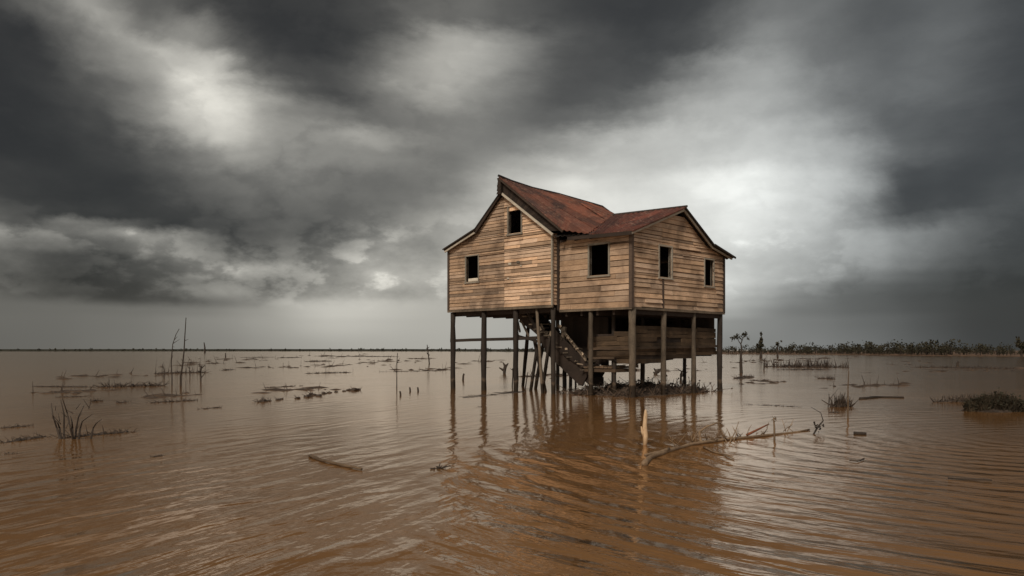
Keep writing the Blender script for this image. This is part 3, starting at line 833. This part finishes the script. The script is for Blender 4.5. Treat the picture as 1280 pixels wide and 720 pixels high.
mat_thing(68,118,497,495,.05,'faint flat mud streak above the dead shrub')
mat_thing(35,125,483,484,.06,'long faint mud streak left of the arched twig bar')
mat_thing(146,162,504,502,.06,'small dark mud fleck right below the arched twig bar')
mat_thing(190,203,572,569,.03,'tiny debris fleck right of and below the dead shrub')
mat_thing(275,293,463,462,.12,'small mud bar right of the tall bare stakes',4,.3)
mat_thing(300,345,447,446.5,.16,'thin far mud bar in the distance left of centre',6,.5)
mat_thing(345,378,447.5,447,.2,'far mud bar with low scrub, second from the distant left',6,.6)
mat_thing(380,417,452,451.5,.2,'dark lumpy mud bar near the distant bank',8,.5)
mat_thing(420,500,445.5,446,.25,'long far scrubby mud bar below the distant bank',16,.8)
mat_thing(378,442,467,465.5,.10,'curved mud bar in the middle distance left of the house',5,.5)
mat_thing(318,340,503,501,.10,'ragged mud lump at the left end of the dotted debris trail',6,.2)
mat_thing(328,378,485,482,.06,'flat mud streak above the dotted debris trail')
mat_thing(468,560,465,463,.06,'thin debris line reaching the leftmost house stilt',4,.4)
mat_thing(555,668,500,487,.03,'thin foam line crossing between the left stilts')
mat_thing(592,604,510,508,.02,'tiny twig fleck beside the second stilt')
mat_thing(955,1063,458.5,459.5,.28,'long dark brush bar in the distance right of the house',60,1.1,tufts=160, name='debris_line', cat='debris')
mat_thing(968,1040,462.5,462.5,.12,'thin mud edge just in front of the distant brush bar',10,.5)
mat_thing(1038,1063,509,508,.16,'small grassy mud bar at the foot of the slim pole',34,.45, name='grass_clump', cat='grass clump', tufts=80)
mat_thing(1034,1049,516,516,.05,'small mud fleck below the slim pole grass')
mat_thing(1135,1275,459,461,.16,'long low mud bar across the water near the right bank',16,.4, tufts=60)
mat_thing(1075,1095,466,466,.05,'small faint mud bar right of the distant brush bar')
mat_thing(935,965,476,475,.08,'faint mud streak behind the long driftwood branch')
mat_thing(917,942,474,471,.16,'ragged debris lump near the house right corner stilt',16,.3)
mat_thing(1022,1045,473,474,.14,'scrappy twig lump below the distant brush bar',16,.35)
mat_thing(925,1005,505,509,.04,'dotted debris trail between the house and the slim pole')
mat_thing(1168,1240,503,501,.14,'low muddy spit running out from the grassy islet',12,.3, tufts=80)

# dotted debris trail: small clods
def clod(px, py, s, label):
    r = rnd; c = water(px,py); m_ = MB()
    import bmesh
    bm = bmesh.new(); bmesh.ops.create_icosphere(bm, subdivisions=2, radius=1)
    for v in bm.verts:
        k = 1+r.uniform(-.3,.3); m_.v.append((c.x+v.co.x*s*k, c.y+v.co.y*s*.9*k, c.z+max(v.co.z,-.4)*s*.55*k))
    for f_ in bm.faces: m_.f.append(tuple(v.index for v in f_.verts)); m_.m.append(0); m_.t.append(r.uniform(.6,1.4))
    bm.free()
    for _ in range(4): m_.tube([c, c+Vector((r.uniform(-1,1)*s*1.8,r.uniform(-1,1)*s,r.uniform(.5,1.3)*s))], [s*.1,s*.03], 4, 1)
    put(m_, 'mud_clod', M['mud'], c, label, 'clod', 'mud clods in the dotted debris trail')
spots = [(348,500,.10),(352,499,.07),(372,498,.10),(385,496,.14),(390,494,.16),(398,495,.12),(405,492,.11),(412,491,.09),(420,490,.08),(430,489,.07),(437,488,.13),(443,488,.17),(448,487.5,.12)]
for i, (x, y, s) in enumerate(spots):
    clod(x, y, s, 'small dark mud clod in the dotted trail of clods left of the house')

# tall stakes on the left
def stake(px, py, pts, r0, r1, label, mat='twig', name='stake', cat='stake', twigs=0, tint=1.0, group=None):
    d = water(px,py).y; m_ = MB()
    P = [at(px,py+4,d)]+[at(x,y,d) for x, y in pts]
    m_.tube(P, [r0+(r1-r0)*i/(len(P)-1) for i in range(len(P))], 6, tint)
    for k in range(twigs):
        t = rnd.uniform(.15,.95); i = min(len(P)-2, int(t*(len(P)-1))); q = P[i].lerp(P[i+1], t*(len(P)-1)-i)
        L = rnd.uniform(.15,.45)
        m_.tube([q, q+Vector((rnd.choice((-1,1))*L*rnd.uniform(.3,1),rnd.uniform(-.2,.2),L*rnd.uniform(-.2,1)))], [r1*1.2,r1*.4], 4, tint)
    return put(m_, name, M[mat], water(px,py), label, cat, group)
stake(226,482,[(226,470),(228,458),(230,440),(231,420),(232.5,397)], .055,.018, 'tallest thin bare stake standing in the water at the left', twigs=4)
stake(215,481,[(215,470),(214,455),(215,440),(216,430),(220,418),(224,411)], .032,.014, 'thin crooked stake leaning beside the tallest one', twigs=4)
stake(251,477,[(251,466),(252,457)], .04,.03, 'short thin stake right of the tallest one', twigs=5)
stake(205,473,[(205,462),(203,455)], .03,.015, 'very short twig stake left of the tall pair', twigs=5)
stake(238,470,[(237,462),(238,452)], .03,.015, 'short twig stake just right of the tallest one', twigs=6)
stake(282,446.5,[(282,444),(282,441)], .16,.1, 'tiny dark stake far off right of the tall stakes')
stake(256,441,[(256,434),(255,428)], .6,.25, 'small lone far tree stump on the left horizon', twigs=6)
stake(496,485,[(496,470),(496,455),(497,441)], .025,.015, 'slim bare stake standing in mid water left of the house', twigs=3)
stake(537,455,[(536,448),(535,440),(534,431)], .09,.05, 'small bare tree trunk just left of the house stilts', twigs=14)
stake(578.5,475,[(579,470),(580,467)], .06,.05, 'short dark stump between the first two stilts')
for i,(x,y0,y1,lb) in enumerate(((501,494,489,'left'),(513,489,484,'middle'),(523,489,484,'right'))):
    stake(x,y0,[(x-.5,(y0+y1)/2),(x-1,y1)], .04,.03, '%s of the three short stumps left of the house stilts' % {'left':'leftmost','middle':'middle one','right':'rightmost'}[lb])
stake(630,467,[(631,461),(632,457)], .10,.12, 'dark stump seen between the second and third stilts', twigs=4)
stake(640,483,[(641,470),(641,460)], .03,.02, 'thin upright stick just left of the third stilt', twigs=3)
stake(656,487,[(658,476),(660,465)], .03,.015, 'thin leaning stick right of the third stilt', twigs=3)
stake(720,482,[(719,470),(716,458)], .05,.03, 'leaning stick under the staircase', twigs=3)
stake(851,476,[(851,468),(853,464)], .06,.05, 'bent dark stump seen between the right stilts', twigs=4)
stake(819,468,[(820,465.5),(822,465)], .12,.12, 'small dark lump seen under the lower room', twigs=3)
stake(1060,523,[(1060,505),(1060,485),(1061,463)], .022,.010, 'slim straight pole standing in the water right of the driftwood', mat='drift', tint=.5)
stake(1038,508,[(1037,500),(1036,492)], .015,.008, 'short thin stick left of the slim pole', twigs=2)
stake(955,462,[(955,456),(956,448)], .06,.03, 'short bare stick at the left end of the distant brush bar', twigs=6)
stake(1197,457,[(1197,453.5),(1198,452)], .15,.1, 'tiny stump on the low mud bar near the right bank')

# leafing trees in the flood, right of the house
def smalltree(px, py, pts, r0, r1, crowns, label, n=60, lr=.25):
    d = water(px,py).y; root = empty('tree', water(px,py)); tag(root, label, 'tree', 'lone trees beyond the house on the right')
    m_ = MB(); P = [at(px,py+3,d)]+[at(x,y,d) for x,y in pts]
    m_.tube(P, [r0+(r1-r0)*i/(len(P)-1) for i in range(len(P))], 6, 1)
    for (cx,cy,rx,ry) in crowns:
        m_.tube([P[-1], at((P[-1].x/P[-1].y*1000+640+cx)/2, cy+ry, d), at(cx,cy,d)], [r1,r1*.7,r1*.3], 5, 1)
    b = root.location
    m_.v = [(v[0]-b.x,v[1]-b.y,v[2]) for v in m_.v]; m_.build('trunk', M['twig'], root)
    m_ = MB()
    for (cx,cy,rx,ry) in crowns:
        sub = [(cx+rnd.gauss(0,rx*.5),cy+rnd.gauss(0,ry*.5)) for _ in range(7)]
        for _ in range(n):
            s = rnd.choice(sub)
            m_.leaf(at(s[0]+rnd.gauss(0,rx*.28), s[1]+rnd.gauss(0,ry*.28), d+rnd.gauss(0,rx*.5*d/1000)), lr*rnd.uniform(.5,1.2), rnd.uniform(.6,1.4))
    m_.v = [(v[0]-b.x,v[1]-b.y,v[2]) for v in m_.v]; m_.build('crown', M['foliage'], root)
smalltree(926.5,466,[(926,455),(926,445),(927,435),(926,430)], .12,.04, [(921,422,5,4.5),(931,419,3.5,4)], 'small twin crowned tree rising from the water right of the house', 110, .085)
smalltree(951,447,[(951,440),(951,432)], .35,.12, [(951.5,425,2.2,5),(951,433,2.5,3)], 'narrow upright tree standing before the right treeline', 110, .32)
smalltree(972,447,[(972,440),(972,433)], .22,.08, [(972.5,429,3,3)], 'small thin crowned tree right of the narrow upright one', 40, .28)

# right grassy islet
def islet(px, py, rx, ry, h, label, n, name='grassy_islet'):
    c = water(px,py); m_ = MB(); r = random.Random(5)
    Rx = rx/1000*c.y; Ry = Rx*ry
    K, J = 36, 6; b0 = 0
    m_.v.append((c.x,c.y,h*.4))
    for j in range(1,J+1):
        for k in range(K):
            a = 2*math.pi*k/K; q = j/J*(1+.25*math.sin(a*3+1)+.1*r.uniform(-1,1))
            m_.v.append((c.x+math.cos(a)*Rx*q, c.y+math.sin(a)*Ry*q, h*.35*(1-(j/J)**2)*r.uniform(.6,1.2)-.02))
    for k in range(K): m_.f.append((0,1+k,1+(k+1)%K)); m_.m.append(0); m_.t.append(1.0)
    for j in range(J-1):
        for k in range(K):
            p = 1+j*K; m_.f.append((p+k,p+K+k,p+K+(k+1)%K,p+(k+1)%K)); m_.m.append(0); m_.t.append(r.uniform(.6,1.3))
    for _ in range(n):
        a = r.uniform(0,6.28); q = math.sqrt(r.random())*.9
        p = Vector((c.x+math.cos(a)*Rx*q, c.y+math.sin(a)*Ry*q, .0)); hh = h*r.uniform(.35,1)*(1.1-q*.7)
        p2 = p+Vector((r.gauss(0,.3)*hh, r.gauss(0,.25)*hh, hh))
        m_.blade(p, p2, .03, r.uniform(.4,1.5), 1)
        if r.random() < .35: m_.leaf(p.lerp(p2,r.uniform(.4,1)), .05*r.uniform(.6,1.3), r.uniform(.4,1.3), 2)
    put(m_, name, [M['mud'],M['drygrass'],M['foliage']], c, label, 'islet')
islet(1245,514,42,.42,.62,'dark grassy islet cut by the right edge of the picture',5200)

# brush caught among the stilts: a low soggy heap bristling with twigs
m_ = MB(); r = random.Random(9)
GX, GY = 30, 36; b0 = 0
def heap(X, Y):
    u_ = (X+1.75)/1.75; v_ = (Y-2.9)/2.7
    e_ = max(0, 1-abs(u_)**3)*max(0, 1-abs(v_)**3)
    return e_**.6
for i in range(GX+1):
    for j in range(GY+1):
        X = -3.5+3.5*i/GX+r.uniform(-.04,.04); Y = .2+5.4*j/GY+r.uniform(-.04,.04)
        p = MW @ Vector((X,Y,0)); hh = heap(X,Y)*(.16+.26*(.5+.5*math.sin(X*3.1+1.3*Y)*math.cos(Y*1.9-X)))*r.uniform(.65,1.25)
        m_.v.append((p.x,p.y,hh-.06))
for i in range(GX):
    for j in range(GY):
        q = i*(GY+1)+j; m_.f.append((q,q+GY+1,q+GY+2,q+1)); m_.m.append(0); m_.t.append(r.uniform(.6,2.0))
for _ in range(900):
    X = rnd.uniform(-3.5,.0); Y = rnd.uniform(-.1,5.7)
    p = MW @ Vector((X,Y,heap(X,Y)*.18-.03)); L = rnd.uniform(.15,.7)
    q = p+Vector((rnd.uniform(-1,1)*L,rnd.uniform(-1,1)*L,rnd.uniform(-.05,.55)*rnd.random()))
    m_.tube([p, p.lerp(q,.5)+Vector((0,0,rnd.uniform(-.03,.08))), q], [.018,.014,.006], 4, rnd.uniform(.6,2.8))
    if rnd.random() < .5: m_.leaf(q, .06, rnd.uniform(.6,2.4))
put(m_, 'brush_pile', M['mud'], MW @ Vector((-.5,2.5,0)), 'tangle of twigs and debris caught among the right hand stilts', 'brush pile')

# countless small flecks of debris drifting in the middle distance
m_ = MB(); r = random.Random(77)
lines = [(300,449,60),(400,446,70),(360,459,50),(430,456,60),(500,450,45),(380,487,35),(250,455,40),(150,470,70),(90,490,50),(210,495,35),(540,462,40),(600,452,40),(680,470,40),(950,452,40),(1010,449,60),(960,478,30),(1120,455,60),(1210,463,60),(1080,482,40),(860,462,50)]
for _ in range(430):
    L0 = r.choice(lines); t = r.gauss(0,1); px = L0[0]+t*L0[2]*.6; py = L0[1]+r.gauss(0,1.1)-t*.8
    if py < HOR+4: continue
    c = water(px,py); q = r.uniform(.6,1.6)*(.04+c.y*.0012)
    n = 7; L = q*r.uniform(1,7); W = q*r.uniform(.5,1.4); b0 = len(m_.v); h = q*r.uniform(.15,.7)
    a0 = r.uniform(-.3,.3)
    for k in range(n):
        a = 2*math.pi*k/n; kk = r.uniform(.6,1.2); ex = math.cos(a)*L*kk; ey = math.sin(a)*W*kk
        m_.v.append((c.x+ex*math.cos(a0)-ey*math.sin(a0), c.y+ex*math.sin(a0)+ey*math.cos(a0), -.01))
    m_.v.append((c.x+r.uniform(-.4,.4)*L, c.y, h))
    for k in range(n): m_.f.append((b0+k,b0+(k+1)%n,b0+n)); m_.m.append(0); m_.t.append(r.uniform(.7,1.6))
    if r.random() < .25: m_.tube([c, c+Vector((r.uniform(-.5,.5)*q*4,0,q*r.uniform(2,5)))], [q*.16,q*.06], 4, 1)
put(m_, 'floating_debris', M['mud'], (0,40,0), 'countless small dark flecks of debris drifting on the middle distance water', 'debris', kind='stuff')

# far banks and treelines ------------------------------------------------
def bank(name, pts, w, h, label, seed):
    r = random.Random(seed); m_ = MB(); rows = []
    for i in range(len(pts)-1):
        n = 40
        for k in range(n+(i == len(pts)-2)):
            rows.append(pts[i].lerp(pts[i+1], k/n))
    for p in rows:
        j = r.uniform(-.04,.04)*w
        m_.v += [(p.x,p.y+j,-.05),(p.x,p.y+w*.1+j,h*r.uniform(.4,.7)),(p.x,p.y+w*.4,h*r.uniform(.8,1.1)),(p.x,p.y+w,h)]
    for i in range(len(rows)-1):
        for k in range(3):
            q = i*4+k; m_.f.append((q,q+4,q+5,q+1)); m_.m.append(0); m_.t.append(r.uniform(.8,1.2))
    o = m_.build(name, M['foliage'] if name == 'far_bank' else M['bank']); tag(o, label, None, kind='structure')
    return rows
def gp(px, py): return water(px, py)
lp = [Vector((-2400,1000,0)), gp(-40,439.3), gp(300,439.2), gp(560,439.4), gp(800,440.5)]
rp = [gp(780,441.5), gp(900,443.0), gp(1000,443.3), gp(1070,443.8), gp(1160,444.6), gp(1300,446.0), Vector((400,190,0))]
bank('far_bank', lp, 900, 2.3, 'low dark far bank along the left horizon', 1)
bank('near_bank', rp, 500, .6, 'low reddish mud bank below the right treeline', 2)
def treeline(name, path, hfun, n, leaves, lr, label, seed, off=(8,60)):
    r = random.Random(seed); m_ = MB()
    tot = [(path[i+1]-path[i]).length for i in range(len(path)-1)]; T = sum(tot)
    for t in range(n):
        q = r.random()*T; i = 0
        while i < len(tot)-1 and q > tot[i]: q -= tot[i]; i += 1
        p = path[i].lerp(path[i+1], q/tot[i]); ang = (i+q/tot[i])/len(tot)
        p = p+Vector((r.uniform(-2,2), r.uniform(*off), .2))
        h = hfun(ang)*(r.uniform(.55,1.15) if r.random() < .45 else r.uniform(.3,.6)); w = h*r.uniform(.35,.7)
        m_.tube([p, p+Vector((r.uniform(-.1,.1)*h,0,h*.6))], [h*.035,h*.02], 4, .7, 1)
        lobes = [(r.gauss(0,w*.45), r.gauss(0,w*.45), h*r.uniform(.3,.85)) for _ in range(4)]
        for _ in range(leaves):
            c = r.choice(lobes)
            m_.leaf(p+Vector((c[0]+r.gauss(0,w*.22), c[1]+r.gauss(0,w*.22), max(.1,c[2]+r.gauss(0,h*.12)))), lr*h*r.uniform(.5,1.3), r.uniform(.55,1.45))
    o = m_.build(name, [M['foliage'],M['twig']]); tag(o, label, 'treeline', kind='stuff')
treeline('far_treeline', lp, lambda a: 2.6, 1500, 26, .20, 'thin dark treeline along the left horizon', 3)
treeline('treeline', rp, lambda a: 2.7+1.2*a+.7*math.sin(a*31)*math.sin(a*13), 1900, 55, .09, 'long dark wood behind the right bank', 4, off=(4,70))
# tree at the extreme right edge
smalltree(1277,446.5,[(1277,440),(1277,434)], .25,.12, [(1276,430,6,5),(1281,434,7,6)], 'bushy dark tree at the right edge of the far bank', 260, .30)

# ------------------------------------------------------------------ sky
sunv = Vector((-.36,-.78,.72)).normalized()
w = bpy.data.worlds.new('World'); scene.world = w; w.use_nodes = True
nt = NT(w.node_tree); nt.n.clear()
outn = nt.new('ShaderNodeOutputWorld'); bg = nt.new('ShaderNodeBackground')
nt.l.new(bg.outputs[0], outn.inputs[0]); bg.inputs['Strength'].default_value = .10
sky = nt.new('ShaderNodeTexSky', sky_type='NISHITA', sun_disc=False)
sky.sun_elevation = math.asin(sunv.z); sky.sun_rotation = math.atan2(sunv.x, sunv.y)
sky.dust_density = 3
tc = nt.new('ShaderNodeTexCoord'); Dv = tc.outputs['Generated']
sp = nt.new('ShaderNodeSeparateXYZ'); nt.l.new(Dv, sp.inputs[0]); dx, dy, dz = sp.outputs
u = nt.math('ARCTAN2', dx, dy)
hyp = nt.math('SQRT', nt.math('ADD', nt.math('MULTIPLY', dx, dx), nt.math('MULTIPLY', dy, dy)))
v = nt.math('ARCTAN2', dz, hyp)          # elevation
# warp the cloud field
mp = nt.new('ShaderNodeMapping'); mp.inputs['Scale'].default_value = (1,1,1.9); nt.l.new(Dv, mp.inputs[0])
warpc = nt.noise(mp.outputs[0], 3.4, 9, .62, .2, 'Color')
ws = nt.new('ShaderNodeSeparateColor'); nt.l.new(warpc, ws.inputs[0])
calm = nt.maprange(v, .02, .24, .16, 1.0, 'SMOOTHSTEP')
uw = nt.math('ADD', u, nt.math('MULTIPLY', nt.math('MULTIPLY', nt.math('SUBTRACT', ws.outputs[0], .5), .17), calm))
vw = nt.math('ADD', v, nt.math('MULTIPLY', nt.math('MULTIPLY', nt.math('SUBTRACT', ws.outputs[1], .5), .12), calm))
fac = nt.maprange(uw, math.atan(-760/1000), math.atan(760/1000), 0, 1)
def lin(g):
    g /= 255.0
    return g/12.92 if g <= .04045 else ((g+.055)/1.055)**2.4
ROWS = [
 (-60,[(0,80),(150,85),(300,60),(450,52),(600,60),(760,55),(900,60),(1000,85),(1150,75),(1280,60)]),
 (10,[(0,108),(40,128),(90,152),(115,155),(150,108),(210,95),(270,62),(330,52),(440,54),(500,70),(560,95),(640,84),(720,58),(860,62),(930,100),(1000,112),(1100,84),(1200,80),(1280,62)]),
 (45,[(0,78),(60,86),(105,148),(140,142),(190,112),(240,142),(290,96),(340,58),(450,64),(510,112),(565,156),(620,140),(680,92),(740,64),(850,66),(900,92),(960,124),(1030,108),(1100,84),(1200,88),(1280,66)]),
 (75,[(0,62),(80,104),(160,150),(220,166),(262,182),(295,122),(330,84),(380,66),(450,80),(500,126),(560,156),(620,138),(690,84),(780,72),(840,90),(890,126),(960,148),(1040,108),(1110,92),(1200,92),(1280,70)]),
 (102,[(0,48),(50,60),(100,104),(150,130),(200,160),(250,198),(285,180),(325,124),(370,84),(450,78),(510,116),(560,146),(630,120),(700,82),(780,84),(840,122),(900,144),(960,150),(1040,118),(1110,92),(1190,94),(1280,68)]),
 (132,[(0,50),(60,66),(110,86),(160,116),(210,152),(250,194),(280,200),(320,166),(360,128),(420,108),(500,106),(580,120),(640,108),(710,92),(770,108),(840,152),(930,160),(1010,140),(1080,104),(1170,98),(1280,68)]),
 (165,[(0,46),(80,62),(130,82),(190,136),(250,174),(290,182),(340,150),(400,138),(450,154),(510,134),(600,124),(680,118),(740,146),(800,178),(880,178),(960,172),(1040,146),(1100,100),(1180,82),(1280,62)]),
 (198,[(0,44),(80,50),(160,66),(220,102),(280,140),(340,134),(410,122),(460,122),(520,112),(600,116),(660,144),(720,174),(800,184),(900,186),(990,178),(1060,156),(1110,108),(1170,84),(1280,62)]),
 (235,[(0,52),(100,46),(170,54),(240,84),(310,104),(400,98),(470,94),(540,110),(600,134),(660,172),(720,200),(800,206),(900,220),(960,206),(1040,182),(1080,140),(1115,82),(1170,64),(1280,64)]),
 (256,[(0,58),(60,50),(130,48),(200,60),(270,84),(340,92),(430,92),(510,108),(570,142),(640,184),(740,210),(860,220),(910,228),(970,212),(1040,182),(1082,126),(1115,76),(1170,62),(1280,70)]),
 (277,[(0,66),(50,60),(120,56),(200,56),(280,68),(350,80),(430,92),(500,118),(560,158),(640,188),(740,210),(860,222),(915,230),(975,210),(1045,178),(1085,128),(1120,80),(1170,66),(1280,74)]),
 (289,[(0,70),(50,70),(80,118),(115,124),(150,96),(200,60),(290,64),(360,76),(430,100),(480,138),(540,160),(620,180),(740,204),(860,218),(915,226),(980,204),(1050,170),(1100,122),(1150,84),(1210,84),(1280,72)]),
 (303,[(0,118),(60,110),(90,126),(125,142),(165,158),(200,144),(240,102),(300,76),(370,84),(430,116),(475,150),(540,164),(620,178),(740,200),(870,212),(920,216),(985,196),(1060,166),(1110,140),(1155,122),(1210,94),(1280,70)]),
 (319,[(0,100),(60,98),(100,106),(150,112),(200,124),(232,126),(265,112),(330,96),(400,110),(450,154),(520,164),(600,172),(760,190),(900,206),(985,188),(1060,156),(1120,134),(1180,104),(1280,68)]),
 (335,[(0,84),(60,70),(120,72),(180,78),(230,106),(300,154),(350,140),(400,128),(450,160),(520,168),(600,172),(760,190),(910,206),(985,184),(1060,150),(1120,124),(1180,90),(1280,62)]),
 (350,[(0,80),(60,70),(120,66),(180,74),(225,88),(290,112),(340,124),(400,136),(450,162),(520,168),(600,170),(760,188),(915,206),(985,180),(1060,136),(1120,100),(1190,70),(1280,58)]),
 (363,[(0,78),(30,70),(80,62),(130,62),(180,68),(220,94),(290,118),(340,134),(390,150),(440,168),(520,168),(600,168),(760,182),(920,188),(980,160),(1045,112),(1120,84),(1200,62),(1280,54)]),
 (375,[(0,92),(40,78),(75,62),(135,60),(190,68),(230,78),(290,108),(330,136),(390,180),(450,188),(520,176),(600,166),(760,172),(920,172),(975,142),(1040,104),(1120,78),(1200,60),(1280,54)]),
 (389,[(0,96),(60,98),(150,102),(220,110),(290,128),(350,154),(420,184),(520,170),(600,162),(760,162),(920,154),(980,120),(1050,98),(1130,78),(1200,62),(1280,54)]),
 (400,[(0,98),(100,102),(200,114),(300,136),(360,156),(420,176),(520,166),(640,162),(800,148),(920,136),(980,122),(1050,106),(1130,86),(1200,64),(1280,55)]),
 (432,[(0,96),(100,102),(200,114),(300,130),(420,156),(520,160),(640,160),(800,142),(920,126),(980,122),(1040,116),(1120,96),(1200,70),(1280,58)]),
]
vals = []
for y, st_ in ROWS:
    rp_ = nt.new('ShaderNodeValToRGB'); cr = rp_.color_ramp; cr.interpolation = 'CARDINAL'
    u0, u1 = math.atan(-760/1000), math.atan(760/1000)
    pts = [((math.atan((x-640)/1000)-u0)/(u1-u0), g) for x, g in st_]
    while len(cr.elements) < len(pts): cr.elements.new(.5)
    for e, (p_, g) in zip(cr.elements, pts):
        e.position = min(1,max(0,p_)); L_ = lin(g*.975); e.color = (L_,L_,L_,1)
    nt.l.new(fac, rp_.inputs[0])
    # row elevation (at mean azimuth ~15 deg)
    vals.append((math.atan((HOR-y)/1000*.95), rp_.outputs[0]))
cur = vals[0][1]; 
for (ea, ca), (eb, cb) in zip(vals, vals[1:]):
    k = nt.maprange(vw, eb, ea, 1, 0, 'SMOOTHSTEP')     # below eb -> 1
    cur = nt.mix(k, cur, cb)
# cloud texture on top
n1 = nt.noise(mp.outputs[0], 5.0, 10, .60, 0)
mp2 = nt.new('ShaderNodeMapping'); mp2.inputs['Scale'].default_value = (1,1,1.9); nt.l.new(Dv, mp2.inputs[0])
n2 = nt.noise(mp2.outputs[0], 8, 11, .62, 0)
bil = nt.math('ABSOLUTE', nt.math('SUBTRACT', nt.noise(mp2.outputs[0], 9, 9, .55, 0), .5))
n2 = nt.math('SUBTRACT', n2, nt.math('MULTIPLY', nt.math('SUBTRACT', bil, .07), -1.3))
amp1 = nt.maprange(v, .03, .14, .0, .75, 'SMOOTHSTEP')
m1 = nt.math('ADD', 1.0, nt.math('MULTIPLY', nt.math('SUBTRACT', n1, .5), amp1))
# crisper cumulus texture low down
band = nt.math('MULTIPLY', nt.math('MULTIPLY', nt.maprange(v, .045, .075, 0, 1, 'SMOOTHSTEP'), nt.maprange(v, .12, .18, 1, .28, 'SMOOTHSTEP')), nt.maprange(u, -.2, .02, 1, .38, 'SMOOTHSTEP'))
m2 = nt.math('ADD', 1.0, nt.math('MULTIPLY', nt.math('MULTIPLY', nt.math('SUBTRACT', n2, .5), 1.6), band))
n3 = nt.math('ADD', nt.noise(mp2.outputs[0], 5.5, 12, .60, 0), nt.math('MULTIPLY', bil, 1.1))
edge = nt.maprange(n3, .52, .62, -.5, .5, 'SMOOTHSTEP')
m3 = nt.math('ADD', 1.0, nt.math('MULTIPLY', nt.math('MULTIPLY', edge, .42), band))
val = nt.vmath('SCALE', cur, nt.math('MULTIPLY', nt.math('MULTIPLY', m1, m2), m3))
# the unseen sky behind the camera is made brighter to light the front walls
back = nt.maprange(dy, .35, -.5, 0, 1, 'SMOOTHSTEP')
val = nt.mix(back, val, (.34,.34,.34))
up = nt.maprange(v, .55, 1.2, 0, 1, 'SMOOTHSTEP')
val = nt.mix(up, val, (.26,.26,.26))
tint = nt.mix(nt.maprange(u, -.1, .45, 0, 1), (1.03,1.0,.90), (.96,1.0,.985))
val = nt.mix(1.0, val, tint, 'MULTIPLY')
val = nt.vmath('SCALE', val, 10.0)
fin = nt.mix(.97, sky.outputs[0], val)
nt.l.new(fin, bg.inputs[0])

sl = bpy.data.lights.new('sun', 'SUN'); sl.energy = 1.9; sl.angle = R(12); sl.color = (1,.93,.82)
so = bpy.data.objects.new('sun', sl); col.objects.link(so)
so.rotation_euler = sunv.to_track_quat('Z','Y').to_euler(); so.location = (0,0,40)

# ------------------------------------------------------------------ camera
cd = bpy.data.cameras.new('camera'); co = bpy.data.objects.new('camera', cd); col.objects.link(co)
cd.sensor_width = 36; cd.lens = 36*FPX/1280; cd.shift_y = 77/1280
co.location = (0,0,EYE); co.rotation_euler = (R(90),0,0)
cd.clip_start = .1; cd.clip_end = 20000
scene.camera = co
vs = scene.view_settings; vs.view_transform = 'Standard'; vs.look = 'None'; vs.exposure = .24; vs.gamma = 1; vs.use_curve_mapping = False
